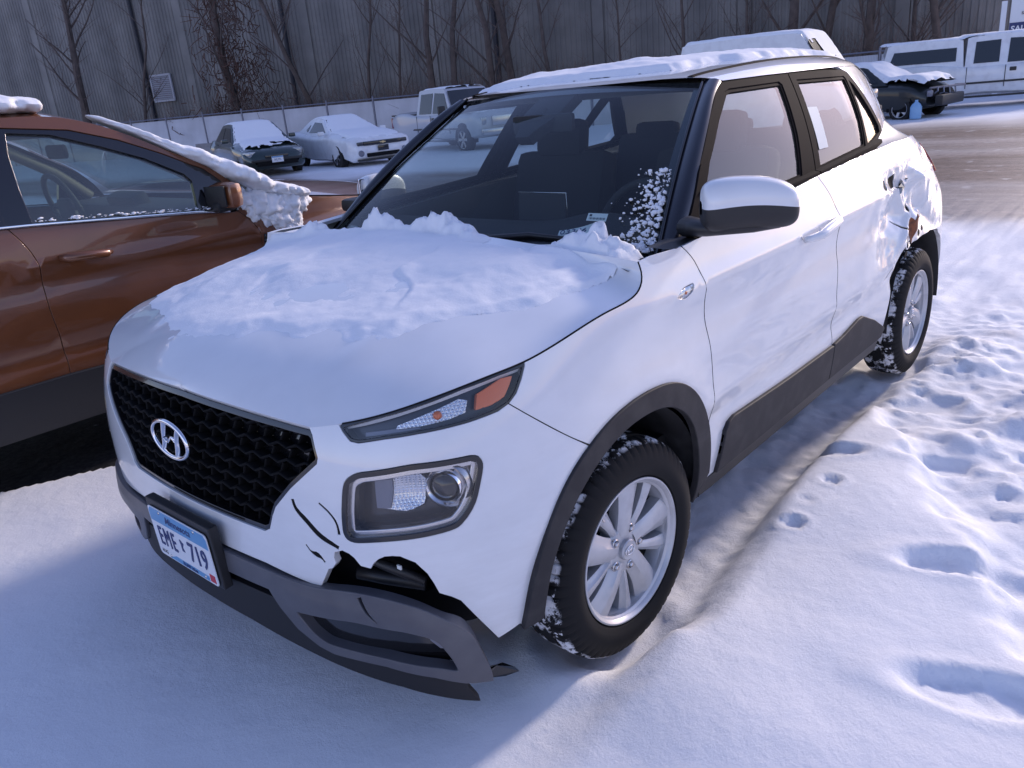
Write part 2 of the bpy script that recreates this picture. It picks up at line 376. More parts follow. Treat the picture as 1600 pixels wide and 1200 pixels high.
    return mesh_obj(name, Vx, Fx, m, parent, normals=Nx)
def grid_obj(name, G, m, parent=None, closed_u=False, flip=False, N=None):
    nu, nv = G.shape[:2]; V = G.reshape(-1, 3); Fc = []
    for i in range(nu if closed_u else nu - 1):
        for j in range(nv - 1):
            q = (i * nv + j, ((i + 1) % nu) * nv + j, ((i + 1) % nu) * nv + j + 1, i * nv + j + 1)
            Fc.append(q[::-1] if flip else q)
    return mesh_obj(name, V, Fc, m, parent, normals=None if N is None else N.reshape(-1, 3))
def text_mesh(s, size, shear=0., bold=0., spacing=1., align='CENTER'):
    cu = bpy.data.curves.new('txt', 'FONT'); cu.body = s; cu.size = size; cu.shear = shear; cu.offset = bold; cu.space_character = spacing
    cu.align_x = align; cu.align_y = 'CENTER'; cu.fill_mode = 'FRONT'; cu.resolution_u = 3
    o = bpy.data.objects.new('txt', cu); COL.objects.link(o); bpy.context.view_layer.update()
    me = bpy.data.meshes.new_from_object(o.evaluated_get(bpy.context.evaluated_depsgraph_get()))
    V = [v.co.copy() for v in me.vertices]; Fc = [list(p.vertices) for p in me.polygons]
    bpy.data.objects.remove(o); bpy.data.curves.remove(cu); bpy.data.meshes.remove(me); return V, Fc
def text_obj(name, s, size, Mx, m, parent, sx=1., th=.0012, **k):
    V, Fc = text_mesh(s, size, **k); n = len(V)
    if n == 0: return
    V2 = [Mx @ Vector((v.x * sx, v.y, 0)) for v in V]; V3 = [Mx @ Vector((v.x * sx, v.y, th)) for v in V]
    from collections import Counter
    c = Counter((f[i], f[(i + 1) % len(f)]) for f in Fc for i in range(len(f)))
    side = [(i, j, n + j, n + i) for (i, j) in c if (j, i) not in c]
    return mesh_obj(name, V2 + V3, [[n + i for i in f] for f in Fc] + side, m, parent, smooth=False)
# ------------------------------------------------------------------ the white car: body surfaces (x forward, y to its left, z up, front axle at x = 0)
PLAN = np.array([(.802, -.2), (.808, 0), (.802, .2), (.776, .4), (.718, .585), (.624, .735), (.48, .832), (.27, .870), (0, .878), (-.4, .880), (-.9, .884), (-1.5, .886), (-2.1, .886), (-2.6, .882), (-2.9, .865), (-3.08, .80), (-3.16, .66), (-3.20, .4), (-3.21, 0), (-3.20, -.3)])
_L = np.concatenate([[0], np.cumsum(np.linalg.norm(np.diff(PLAN, axis=0), axis=1))]); _L -= _L[1]
_C = nspl(_L, PLAN)
ZK = [.15, .25, .35, .45, .55, .65, .75, .85, .95, 1.05, 1.12]
UK = [-.3, 0, .35, .65, .95, 1.25, 1.7, 2.3, 3.2, 4.1, 4.45, 4.8, 5.5]
TI = np.array([
 [.13, .085, .045, .028, .036, .044, .050, .078, .16, .30, .42], [.13, .085, .045, .028, .036, .044, .050, .078, .16, .30, .42],
 [.13, .085, .045, .028, .034, .040, .046, .074, .15, .28, .40], [.11, .065, .028, .010, .006, .010, .024, .052, .11, .21, .31],
 [.08, .045, .016, .004, .0, .004, .014, .032, .070, .135, .2], [.08, .045, .020, .010, .002, .0, .006, .018, .036, .07, .11],
 [.09, .055, .030, .016, .006, .0, .002, .010, .022, .045, .07], [.09, .06, .036, .020, .010, .004, .002, .004, .012, .032, .06],
 [.09, .06, .036, .020, .010, .004, .002, .004, .010, .035, .065], [.09, .06, .03, .012, .004, .004, .008, .018, .040, .085, .14],
 [.09, .06, .035, .022, .022, .026, .034, .055, .105, .175, .24], [.08, .05, .03, .02, .022, .032, .045, .065, .11, .18, .24],
 [.08, .03, .0, .0, .0, .02, .04, .06, .10, .15, .19]])
_rows = nspl(UK, TI)
def dins(u, z):
    sh = u.shape; u = u.ravel(); z = z.ravel(); y = _rows(np.clip(u, UK[0], UK[-1]))
    x = np.asarray(ZK); n = len(x); i = np.clip(np.searchsorted(x, z) - 1, 0, n - 2); h = np.diff(x)
    A = np.zeros((n, n)); A[0, 0] = A[-1, -1] = 1; b = np.zeros((n, len(u)))
    for k in range(1, n - 1):
        A[k, k - 1] = h[k - 1]; A[k, k] = 2 * (h[k - 1] + h[k]); A[k, k + 1] = h[k]
        b[k] = 6 * ((y[:, k + 1] - y[:, k]) / h[k] - (y[:, k] - y[:, k - 1]) / h[k - 1])
    m = np.linalg.solve(A, b); j = np.arange(len(u)); dx = z - x[i]; H = h[i]
    return (y[j, i] + dx * ((y[j, i + 1] - y[j, i]) / H - H * (2 * m[i, j] + m[i + 1, j]) / 6) + dx ** 2 * m[i, j] / 2 + dx ** 3 * (m[i + 1, j] - m[i, j]) / (6 * H)).reshape(sh)
def _base(u, z, zd, extra=0.):
    u = np.asarray(u, float); z = np.asarray(z, float); u, z = np.broadcast_arrays(u, z); zd = np.broadcast_to(zd, u.shape)
    au = np.abs(u); c = _C(au); e = 1e-4; t = _C(au + e) - _C(au - e); t /= np.linalg.norm(t, axis=-1, keepdims=True)
    n = np.stack([t[..., 1], -t[..., 0]], -1); q = c - n * (dins(au, zd) - extra)[..., None]
    q[..., 1] *= np.where(u < 0, -1, 1); return np.concatenate([q, z[..., None]], -1)
def crease(u, z):
    """fine modelling of the flanks: shoulder ridge over the door handles and a tuck above the sill"""
    au = np.abs(u); w = sstep(1.35, 1.9, au) * (1 - sstep(3.9, 4.3, au)); zc = .955 + .012 * (au - 1.8); d = z - zc
    r = .012 * np.exp(-(d / .03) ** 2) - .010 * np.exp(-((d + .10) / .055) ** 2)
    zl = .585 + .03 * (au - 1.8); r2 = -.012 * np.exp(-((z - zl + .045) / .045) ** 2) + .004 * np.exp(-((z - zl - .03) / .03) ** 2)
    # flare around the front wheel
    fl = .008 * np.exp(-((np.hypot(au - 1.433, (z - .311) * 1.0) - .47) / .05) ** 2) * sstep(.45, .6, z)
    return w * (r + r2) + fl * (1 - w * .3)
SB = lambda u, z: _base(u, z, z, crease(np.asarray(u, float), np.asarray(z, float)))
def SP2(u, z):      # lower trim, hanging a little proud
    z = np.asarray(z, float); u = np.asarray(u, float); u, z = np.broadcast_arrays(u, z); k = np.maximum(.45 - z, 0)
    return _base(u, z, np.maximum(z, .45), .012 - .22 * k ** 1.5)
def UX(x): return 1.433 - x
def yg(x, z):
    t = (z - 1.06) / .41
    return .80 - .11 * t - .09 * np.maximum(t, 0) ** 2 - .22 * np.clip(-x - 1.9, 0, None) ** 1.5 - .033 * np.clip((x + 1.3) / .9, 0, None) ** 1.5
def SG(x, z):
    x = np.asarray(x, float); z = np.asarray(z, float); x, z = np.broadcast_arrays(x, z); return np.stack([x, yg(x, z), z], -1)

CAR = thing('crossover_car', (-1.2, 0, 0), 'white crossover car with cracked front bumper and dented rear door, nearest the camera', 'car')
H = Ctx(CAR, Matrix.Translation((1.2, 0, 0)))

hoodedge = [(0, .875), (.236, .871), (.412, .866), (.521, .86), (.596, .872), (.8, .912), (1.007, .943), (1.092, .95), (1.213, .968), (1.378, .991), (1.47, .998), (1.519, 1.014), (1.542, 1.041), (1.545, 1.074)]
grille = [(.0, .868), (.236, .864), (.412, .859), (.510, .853), (.524, .845), (.541, .8), (.538, .787), (.453, .72), (.389, .661), (.371, .634), (.352, .596), (.33, .584), (.203, .583), (0, .584)]
lampU = [(.597, .872), (.693, .892), (.799, .912), (.914, .933), (1.007, .943), (1.092, .949), (1.088, .941), (1.069, .917), (1.046, .893), (1.022, .877), (.989, .869), (.915, .862), (.854, .858), (.791, .854), (.713, .847), (.649, .838), (.628, .841), (.609, .857)]
lampL = [(.621, .767), (.643, .778), (.768, .795), (.905, .795), (.922, .79), (.93, .771), (.922, .746), (.9, .69), (.876, .661), (.855, .644), (.837, .64), (.785, .634), (.691, .626), (.62, .617), (.601, .622), (.593, .637), (.594, .677), (.603, .736), (.609, .755)]
clad_out = smooth_line([(.985, .335), (1.000, .41), (1.030, .50), (1.076, .588), (1.143, .661), (1.215, .706), (1.31, .742), (1.42, .759), (1.52, .757), (1.60, .742), (1.672, .706), (1.74, .637), (1.787, .552), (1.812, .468), (1.823, .381)], .02)
clad_in = smooth_line([(1.038, .339), (1.046, .40), (1.070, .480), (1.115, .557), (1.180, .624), (1.265, .675), (1.35, .702), (1.434, .710), (1.52, .703), (1.60, .675), (1.665, .625), (1.715, .550), (1.745, .465), (1.757, .38), (1.747, .313)], .02)
low_broken = [(.319, .498), (.501, .482), (.512, .50), (.535, .537), (.548, .542), (.56, .558), (.556, .57), (.561, .585), (.583, .593), (.600, .588), (.612, .579), (.625, .561), (.65, .557), (.655, .567), (.66, .573), (.672, .583), (.687, .59), (.705, .592), (.722, .591), (.753, .575), (.775, .546), (.786, .52), (.795, .492), (.82, .478), (.839, .463), (.869, .411), (.921, .323)]
low_whole = [(.319, .498), (.501, .486), (.65, .474), (.78, .45), (.85, .40), (.921, .323)]
# ---- bumper skin with lamp cut-outs and the open cracks
def half_bumper(low, s):
    clo = [p for p in clad_out if p[0] < 1.22]
    h = [(.512, .86), (.597, .872)] + list(reversed(lampU[9:])) + []
    h = [(.512, .86), (.596, .872), (.609, .857), (.628, .841), (.649, .838), (.713, .847), (.791, .854), (.854, .858), (.915, .862), (.989, .869), (1.019, .878)]
    h += [(1.172, .752), (1.225, .712)] + list(reversed(clo)) + [(.979, .342)] + list(reversed(low))
    g = list(reversed(grille))[1:-4]          # from the foot of the grille up its flank
    return [(s * a, b) for a, b in h], [(s * a, b) for a, b in g]
hl, gl_ = half_bumper(low_broken, 1); hr, gr_ = half_bumper(low_whole, -1)
bump_poly = hl + [(0, .500)] + list(reversed(hr)) + list(reversed(gr_)) + [(0, .584)] + gl_
def ribbon(pts, w):
    p = np.array(smooth_line(pts, .006)); t = np.gradient(p, axis=0); t /= np.linalg.norm(t, axis=1, keepdims=True); n = np.stack([-t[:, 1], t[:, 0]], 1)
    w = np.asarray(w(np.linspace(0, 1, len(p))))[:, None]; jig = (rng.random((len(p), 1)) - .5) * .0008
    return [tuple(q) for q in np.concatenate([p + n * (w + jig), (p - n * w)[::-1]])]
crk = [ribbon([(.454, .694), (.457, .680), (.488, .65), (.524, .62), (.560, .604), (.574, .598)], lambda t: .0018 + .0055 * np.sin(np.pi * np.minimum(t * .75 + .12, 1)) ** .8),
       ribbon([(.535, .699), (.562, .680), (.578, .657), (.581, .632)], lambda t: .0018 + .0016 * t),
       ribbon([(.476, .586), (.491, .571), (.512, .566), (.527, .553)], lambda t: .0018 + .0050 * np.exp(-((t - .6) / .2) ** 2))]
lampL_r = fine(round_poly(lampL, .02, 2))
bump = panel('front_bumper', bump_poly, SB, 'white', H, holes=[lampL_r, [(-a, b) for a, b in lampL_r]] + crk, res=.024, gap=.0015, depth=.02, bstep=.010)
for q_ in crk: panel('crack', q_, SB, 'void', sub(bump), off=-.0016, res=.05, gap=-.003, depth=0, bstep=.006)  # dark sheet filling each crack, its inner shade put into colour
bump['label'] = 'white front bumper, cracked and torn open beside the licence plate'
panel('bumper_core', [(-1.02, .30), (1.02, .30), (1.12, .60), (1.0, .86), (.55, .85), (-.55, .85), (-1.0, .86), (-1.12, .60)], SB, 'void', H, off=-.085, res=.05, depth=.02)
# fog lamp pocket behind the tear
mb = MB(); mb.lathe([(.0, .058), (-.05, .05), (-.055, .0)], 24, 'x', (.60, .675, .525)); pk = mb.make('fog_lamp_pocket', 'gloss_black', H, smooth=True)
MB().box(tuple(SB(.705, .545) - nrm_of(SB, np.array(.705), np.array(.545)) * .03), (.004, .012, .010)).make('clip', 'paper', sub(pk))
mb = MB(); mb.tube([(.655, .57, .55), (.64, .62, .535), (.60, .70, .50)], .012, 8); mb.tube([(.66, .54, .50), (.63, .60, .49), (.59, .69, .485)], .016, 8); mb.make('torn_bracket', 'black_plastic', H, smooth=True)
# ---- grille
gp = grille + [(-a, b) for a, b in reversed(grille[1:-1])]
GR = panel('grille', gp, SB, 'gloss_black', H, off=-.045, res=.05, depth=0, gap=-.004)
def ribs():
    out = []
    P_ = np.array(gp)
    def ins(a, b):
        c = False
        for i in range(len(P_)):
            p = P_[i]; q = P_[(i + 1) % len(P_)]
            if (p[1] > b) != (q[1] > b) and a < (q[0] - p[0]) * (b - p[1]) / (q[1] - p[1]) + p[0]: c = not c
        return c
    def seg(a, b, w, d, n=6, zig=0.):
        V = []; Fc = []
        for i in range(n + 1):
            t = i / n; c = np.array(a) + (np.array(b) - a) * t
            dr = (np.array(b) - a); dr = dr / np.linalg.norm(dr); nn = np.array([-dr[1], dr[0]])
            for k, (s, dd) in enumerate(((-1, -.045), (-1, -d - .004), (-.35, -d), (.35, -d), (1, -d - .004), (1, -.045))):
                q = c + nn * w * s; X = SB(q[0], q[1]); N = nrm_of(SB, np.array(q[0]), np.array(q[1])); V.append(X + N * dd)
        for i in range(n):
            for k in range(5): Fc.append((i * 6 + k, i * 6 + k + 1, (i + 1) * 6 + k + 1, (i + 1) * 6 + k))
        return V, Fc
    rows = np.arange(.584, .885, .0370); cw = .060
    bars = []; ups = []
    for ri, z in enumerate(rows):
        mbh = MB()
        us = np.arange(-.56, .561, cw / 2)
        zz = lambda u: z + .0055 * (1 if int(round((u + .56) / (cw / 2))) % 2 else -1) * (1 if ri % 2 else -1) + .010 * abs(u)
        for u0, u1 in zip(us[:-1], us[1:]):
            if ins((u0 + u1) / 2, (zz(u0) + zz(u1)) / 2): mbh.add(*seg((u0, zz(u0)), (u1, zz(u1)), .0036, .014, 2))
        for k, u0 in enumerate(us):
            if k % 2 == ri % 2:
                a = (u0, z + .008 + .01 * abs(u0)); b = (u0 * 1.01 + .004 * (1 if u0 > 0 else -1), z + .0300 + .01 * abs(u0))
                if ins(*a) and ins(*b): ups.append(seg(a, b, .0032, .022, 2))
        if mbh.v: bars.append(mbh)
    return bars, ups
bars, ups = ribs()
gm = mat('grille_plastic', (.005, .005, .006), .75, spec=.15); M['grille'] = gm
for b_ in bars: b_.make('crossbar', 'grille', sub(GR), smooth=True)
for u_ in ups: mesh_obj('upright', u_[0], u_[1], 'grille', sub(GR))
panel('grille_surround', gp, SB, 'gloss_black', sub(GR), holes=[inset(gp, .010)], res=.2, off=-.006, depth=.03, gap=.0)
# emblem: oval ring with a slanted H
def oval(t, a, b): return np.array([a * math.cos(t), b * math.sin(t)])
mb = MB(); EX = .777
def ep(y, z): return (EX - .10 * y * y, y, .757 + z)
pts = [oval(2 * math.pi * i / 48, .088, .049) for i in range(49)]
mb.tube([ep(*p) for p in pts], .0062, 8, cap=False)
EM = mb.make('emblem', 'chrome', sub(GR), smooth=True)
def bar(ctrl, w):
    p = np.array(smooth_line(ctrl, .004)); n = len(p); mb = MB(); V = []; Fc = []
    for i, (y, z) in enumerate(p):
        ww = w(i / (n - 1))
        for dy, dx in ((-ww, -.004), (-ww * .6, .003), (0, .005), (ww * .6, .003), (ww, -.004)): q = ep(y + dy, z); V.append((q[0] + dx, q[1], q[2]))
    for i in range(n - 1):
        for k in range(4): Fc.append((i * 5 + k, i * 5 + k + 1, (i + 1) * 5 + k + 1, (i + 1) * 5 + k))
    return V, Fc
mb = MB()
mb.add(*bar([(-.050, -.037), (-.036, -.012), (-.030, .012), (-.018, .044)], lambda t: .0042 + .007 * abs(t - .5)))
mb.add(*bar([(.018, -.044), (.030, -.012), (.036, .012), (.050, .037)], lambda t: .0042 + .007 * abs(t - .5)))
mb.add(*bar([(-.030, .000), (-.012, -.009), (.012, .009), (.030, .0)], lambda t: .0048 - .002 * math.sin(math.pi * t)))
mb.tube([ep(-.034, -.006), ep(-.01, -.008), ep(.01, .008), ep(.034, .006)], .0040, 8)
o = mb.make('emblem_letter', 'chrome', sub(GR), smooth=True)
# ---- licence plate, slightly tilted in its bracket
def plate():
    Mx = Matrix(((.033, 0, .9995, .8125), (1, 0, 0, 0), (0, 1, 0, .4725), (0, 0, 0, 1)))
    Mx = Matrix.Translation((.8125, 0, .4725)) @ Matrix.Rotation(math.radians(1.9), 4, 'Y') @ Matrix(((0, 0, 1, 0), (1, 0, 0, 0), (0, 1, 0, 0), (0, 0, 0, 1)))
    w, h = .305, .152
    br = MB(); R3 = Mx.to_3x3()
    br.box(Mx @ Vector((0, .006, -.016)), (.33, .178, .026), R3, .004); B = br.make('plate_bracket', 'black_plastic', H)
    poly = round_poly([(-w / 2, -h / 2), (w / 2, -h / 2), (w / 2, h / 2), (-w / 2, h / 2)], .014, 4)
    def pr(p, z0, z1, name, m, par_):
        m2 = MB(); m2.prism(p, z0, z1, 'z'); m2.v = [tuple(Mx @ Vector(v)) for v in m2.v]; return m2.make(name, m, par_)
    PL = pr(poly, 0, .0022, 'licence_plate', 'plate_white', sub(B)); Sx = sub(B)
    pr([(-.149, .032), (.149, .032), (.149, .062), (.138, .073), (-.138, .073), (-.149, .062)], .0022, .0027, 'blue_band', 'plate_blue', Sx)
    pr([(-.10, -.0735), (.11, -.0735), (.11, -.058), (-.06, -.058)], .0022, .0026, 'lake_strip', 'plate_blue', Sx)
    T = lambda x, y, z=.0028: Mx @ Matrix.Translation((x, y, z))
    text_obj('lettering', 'Minnesota', .030, T(0, .052), 'plate_navy', Sx, shear=.25, sx=1.05, bold=.0004, th=.0006)
    text_obj('lettering', 'EME', .082, T(-.080, -.012, .0022), 'plate_navy', Sx, sx=.56, spacing=1.25, bold=.0, th=.002)
    text_obj('lettering', '719', .082, T(.080, -.012, .0022), 'plate_navy', Sx, sx=.72, spacing=1.1, bold=.0008, th=.002)
    pr([(-.009, .012), (-.006, -.004), (-.006, -.022), (.008, -.022), (.001, -.010), (.010, .004), (.001, .008), (-.002, .012)], .0022, .0032, 'state_outline', 'plate_navy', Sx)
    text_obj('lettering', '10,000 lakes', .016, T(.012, -.066, .0027), 'plate_navy', Sx, bold=.0003, th=.0005)
    text_obj('lettering', 'AUG', .016, T(-.122, -.062, .0023), 'ink', Sx, th=.0005)
    pr([(.115, -.070), (.142, -.070), (.142, -.047), (.115, -.047)], .0022, .0028, 'month_sticker', 'plate_red', Sx)
    for x, y in ((-.09, .066), (.09, .066), (-.09, -.066), (.09, -.066)):
        m2 = MB(); m2.lathe([(.0022, .0045), (.004, .004), (.0045, 0)], 10, 'z', (x, y, 0)); m2.v = [tuple(Mx @ Vector(v)) for v in m2.v]; m2.make('screw', 'satin', Sx, smooth=True)
plate()
# ---- lower trim with its crack, fog recess and the black lip that hangs off it
trim_up = [(.0, .495), (.34, .486), (.509, .487), (.612, .495), (.72, .484), (.785, .458), (.823, .424), (.85, .384), (.868, .326), (.883, .272), (.887, .240)]
trim_lo = [(.829, .250), (.762, .275), (.645, .294), (.496, .293), (.456, .303), (.395, .337), (.352, .388), (.326, .435), (.12, .435), (0, .435)]
trim_hole = [(.403, .396), (.597, .422), (.714, .413), (.764, .395), (.784, .376), (.805, .331), (.818, .285), (.774, .3), (.65, .315), (.545, .316), (.481, .318), (.444, .34)]
up = smooth_line(trim_up, .02); tr_poly = up + trim_lo + [(-a, b) for a, b in reversed(trim_lo[:-1])] + [(-a, b) for a, b in reversed(up[1:])]
th = fine(round_poly(trim_hole, .015, 3)); crk2 = ribbon([(.614, .489), (.624, .468), (.640, .446), (.655, .430)], lambda t: .0075 - .004 * t)
TR = panel('bumper_trim', tr_poly, SP2, 'trim_grey', H, holes=[th, [(-a, b) for a, b in th], crk2], res=.03, gap=0., depth=.03, bstep=.012, edge=.003,
      disp=lambda a, b: .012 * np.exp(-((b - .44) / .035) ** 2) * sstep(.30, .5, np.abs(a)) + .02 * sstep(.55, .9, a) - .0)
TR['label'] = 'grey lower bumper trim, cracked and hanging loose'
for s in (1, -1):
    panel('fog_recess', [(s * a, b) for a, b in inset(th, -.01)], SP2, 'gloss_black', sub(TR), off=-.026, res=.05, depth=0, sgn=1)
    panel('side_reflector', [(s * a, b) for a, b in [(.752, .388), (.772, .374), (.797, .330), (.778, .334), (.757, .36)]], SP2, 'lamp_mid', sub(TR), off=-.015, res=.05, depth=.004)
lip = [(-.865, .200), (-.75, .220), (-.5, .245), (-.25, .265), (0, .278), (.176, .276), (.404, .255), (.545, .236), (.665, .216), (.76, .186), (.858, .150), (.842, .180), (.830, .205), (.824, .250)] + [(.762, .268), (.645, .28), (.496, .282), (.40, .325), (.345, .40), (0, .400), (-.345, .40), (-.40, .325), (-.496, .282), (-.645, .28), (-.762, .268)]
LP = panel('bumper_lip', lip, lambda u, z: SP2(u, z), 'lip_black', H, off=-.010, res=.04, gap=0, depth=.02, bstep=.015)
panel('lower_intake', [(-.36, .33), (.36, .33), (.345, .45), (-.345, .45)], SP2, 'void', H, off=-.06, res=.06, depth=0)
mb = MB()
for z in (.375, .405): mb.tube([tuple(SP2(u, z) + nrm_of(SP2, np.array(u), np.array(z)) * -.035) for u in np.linspace(-.34, .34, 15)], .005, 6)
mb.make('intake_slats', 'black_plastic', H, smooth=True)
mb = MB(); mb.add([(.50, .752, .205), (.475, .765, .215), (.44, .79, .20), (.435, .80, .188), (.46, .775, .178), (.495, .75, .185), (.49, .73, .20), (.45, .76, .205)], [(0, 1, 2, 3, 4, 5), (0, 6, 7, 2, 1), (3, 2, 7), (5, 6, 0), (4, 3, 7, 6, 5)]); mb.make('torn_tab', 'gloss_black', H)
# ---- headlamps
def lamp_lower(s):
    mir = s < 0
    q = lampL_r
    g = panel('headlight', q, SB, 'gloss_black', H, holes=[inset(q, .013)], res=.2, off=.002, depth=.06, gap=.002, mirror=mir, bstep=.006); X = sub(g)
    q2 = inset(q, .0135)
    panel('chrome_ring', q2, SB, 'satin', X, holes=[inset(q2, .0085)], res=.2, off=-.010, depth=.02, gap=0, mirror=mir, bstep=.006, edge=.003)
    panel('housing', inset(q, .014), SB, 'lamp_dark', X, off=-.06, res=.04, depth=0, gap=0, mirror=mir)
    q3 = inset(q, .021); p = np.array(q3)
    # side walls
    a = SB(p[:, 0], p[:, 1]); n = nrm_of(SB, p[:, 0], p[:, 1]); G = np.stack([a - n * .014, a - n * .06], 1)
    if mir: G = G * [1, -1, 1]
    grid_obj('bezel_wall', G, 'lamp_dark', X, closed_u=True)
    # reflector bowl with prism lines
    rp = [(.668, .755), (.775, .762), (.79, .742), (.78, .705), (.74, .690), (.668, .688)]
    panel('reflector', rp, SB, 'prism', X, off=-.034, res=.012, depth=.02, mirror=mir, bstep=.006, disp=lambda a, b: -.014 * np.exp(-((a - .755) / .05) ** 2 - ((b - .725) / .03) ** 2))
    panel('reflector_shade', [(.668, .754), (.716, .759), (.712, .722), (.705, .69), (.668, .689)], SB, 'lamp_mid', X, off=-.030, res=.03, depth=.01, mirror=mir)
    # projector barrel
    c = SB(.826, .728); n = nrm_of(SB, np.array(.826), np.array(.728)); n = np.array([.90, .44, .0]); n /= np.linalg.norm(n)
    if mir: c = c * [1, -1, 1]; n = n * [1, -1, 1]
    zq = Vector(n).to_track_quat('X', 'Z').to_matrix().to_4x4(); Mx = Matrix.Translation(Vector(c) - Vector(n) * .060) @ zq
    def lt(prof, name, m):
        b = MB(); b.lathe(prof, 36, 'x'); b.v = [tuple(Mx @ Vector(v)) for v in b.v]; return b.make(name, m, X, ang=40)
    lt([(-.005, .060), (.024, .057), (.030, .051), (.012, .042)], 'projector_ring', 'satin'); lt([(.0, .043), (.038, .041), (.043, .038), (.036, .033)], 'projector_barrel', 'chrome')
    lt([(.030, .032), (.038, .025), (.044, .013), (.046, 0)], 'projector_lens', 'gloss_black')
    panel('lens', inset(q, .013), SB, 'lens', X, off=-.002, res=.03, depth=0, gap=0, mirror=mir)
def lamp_upper(s):
    mir = s < 0; q = fine(round_poly(lampU, .008, 2))
    g = panel('turn_signal', q, SB, 'gloss_black', H, holes=[inset(q, .0065)], res=.2, off=.0, depth=.04, gap=.0015, mirror=mir, bstep=.006); X = sub(g)
    panel('housing', inset(q, .003), SB, 'lamp_dark', X, off=-.032, res=.03, depth=0, gap=0, mirror=mir)
    lo = [(.66, .848), (.72, .853), (.80, .861), (.86, .866), (.92, .873)]; hi = [(.925, .905), (.90, .915), (.80, .893), (.72, .872), (.655, .860)]
    panel('clear_reflector', [(.79, .866), (.868, .872), (.915, .880), (.928, .906), (.905, .913), (.80, .889), (.74, .874), (.735, .864)], SB, 'prism', X, off=-.018, res=.02, depth=.012, mirror=mir, bstep=.006)
    panel('light_guide', [(.655, .849), (.735, .857), (.80, .862), (.80, .868), (.735, .868), (.655, .860)], SB, 'lamp_mid', X, off=-.020, res=.03, depth=.01, mirror=mir)
    panel('amber_reflector', [(.936, .881), (.985, .884), (1.018, .893), (1.040, .914), (1.055, .931), (1.02, .932), (.95, .914)], SB, 'amber', X, off=-.006, res=.02, depth=.015, mirror=mir, bstep=.006)
    mb = MB(); c = SB(.845, .886) - nrm_of(SB, np.array(.845), np.array(.886)) * .014; c = c * [1, s, 1]; mb.blob(c, (.010, .010, .010), 1, 0, 2); mb.make('bulb', 'amber', X, smooth=True)
    panel('lens', inset(q, .004), SB, 'lens', X, off=-.002, res=.03, depth=0, gap=0, mirror=mir)
for s in (1, -1): lamp_lower(s); lamp_upper(s)

# ---- bonnet
_zE = nspl([p[0] for p in hoodedge[:10]] , [p[1] for p in hoodedge[:10]])
def hood_edge_pts():
    pts = smooth_line(hoodedge[3:], .012); fr = [(u, z) for u, z in smooth_line(hoodedge[:4], .012)]
    return np.array(fr[:-1] + pts)
HE = hood_edge_pts(); HEL = np.concatenate([[0], np.cumsum(np.linalg.norm(np.diff(HE, axis=0), axis=1))]); HEL /= HEL[-1]
_Hc = nspl([-.30, -.27, 0, .2, .45, .6, .68, .716, .74], [1.092, 1.09, 1.065, 1.04, .992, .950, .908, .880, .85])
def hood_grid(nu=90, nw=44, g=.0022):
    t = np.linspace(0, 1, nu); ue = np.interp(t, HEL, HE[:, 0]); ze = np.interp(t, HEL, HE[:, 1]); E = SB(ue, ze)
    xs = E[0, 0] + (-.265 - E[0, 0]) * t ** 1.15; S = np.stack([xs, 0 * xs, _Hc(xs)], 1); S[0] = E[0]
    w = np.linspace(0, 1, nw) ** 1.3; f = 1 - (1 - w) ** 2.5
    G = E[:, None, :] + (S - E)[:, None, :] * w[None, :, None]; G[..., 2] = _Hc(G[..., 0]) - (_Hc(E[:, 0]) - E[:, 2])[:, None] * (1 - f)[None]
    # two soft ridges running back from the grille corners
    rid = .006 * np.exp(-((np.abs(G[..., 1]) - (.42 + .10 * (.5 - G[..., 0]))) / .035) ** 2) * sstep(.70, .45, G[..., 0]) if False else .007 * np.exp(-((np.abs(G[..., 1]) - (.44 + .10 * (.5 - G[..., 0]))) / .04) ** 2) * (1 - sstep(.45, .66, G[..., 0]))
    G[..., 2] += rid; return G
HG = hood_grid()
def grid_normals(G):
    n = np.cross(np.gradient(G, axis=0), np.gradient(G, axis=1)); l = np.linalg.norm(n, axis=-1, keepdims=True); return n / np.maximum(l, 1e-12)
both = np.concatenate([HG[::-1] * [1, -1, 1], HG[1:]], 0)
def hood_obj():
    V = []; Fc = []; nu, nw = HG.shape[:2]; idx = {}
    for s in (1, -1):
        for i in range(nu):
            for j in range(nw):
                p = HG[i, j] * [1, s, 1]; k = (round(p[0], 5), round(p[1], 5), round(p[2], 5))
                if k not in idx: idx[k] = len(V); V.append(p)
        for i in range(nu - 1):
            for j in range(nw - 1):
                q = [idx[tuple(round(c, 5) + 0. for c in HG[a, b] * [1, s, 1])] for a, b in ((i, j), (i + 1, j), (i + 1, j + 1), (i, j + 1))]
                q = list(dict.fromkeys(q))
                if len(q) > 2: Fc.append(q if s > 0 else q[::-1])
    bm = bmesh.new(); vs_ = [bm.verts.new(v) for v in V]
    for f in Fc:
        try: bm.faces.new([vs_[i] for i in f])
        except ValueError: pass
    bmesh.ops.remove_doubles(bm, verts=bm.verts, dist=.0004); bmesh.ops.recalc_face_normals(bm, faces=bm.faces)
    be = [e for e in bm.edges if e.is_boundary]
    r = bmesh.ops.extrude_edge_only(bm, edges=be); nv = [v for v in r['geom'] if isinstance(v, bmesh.types.BMVert)]
    for v in nv: v.co.z -= .018; v.co.x -= .010 if v.co.x > 0 else 0; v.co.y *= .992
    for e in bm.edges:
        if len(e.link_faces) == 2 and e.calc_face_angle(0) > .6: e.smooth = False
    me = bpy.data.meshes.new('hood'); bm.to_mesh(me); bm.free(); me.materials.append(M['white']); me.polygons.foreach_set('use_smooth', [True] * len(me.polygons))
    o = bpy.data.objects.new('hood', me); return link(o, H.o, H.inv)
HOOD = hood_obj()

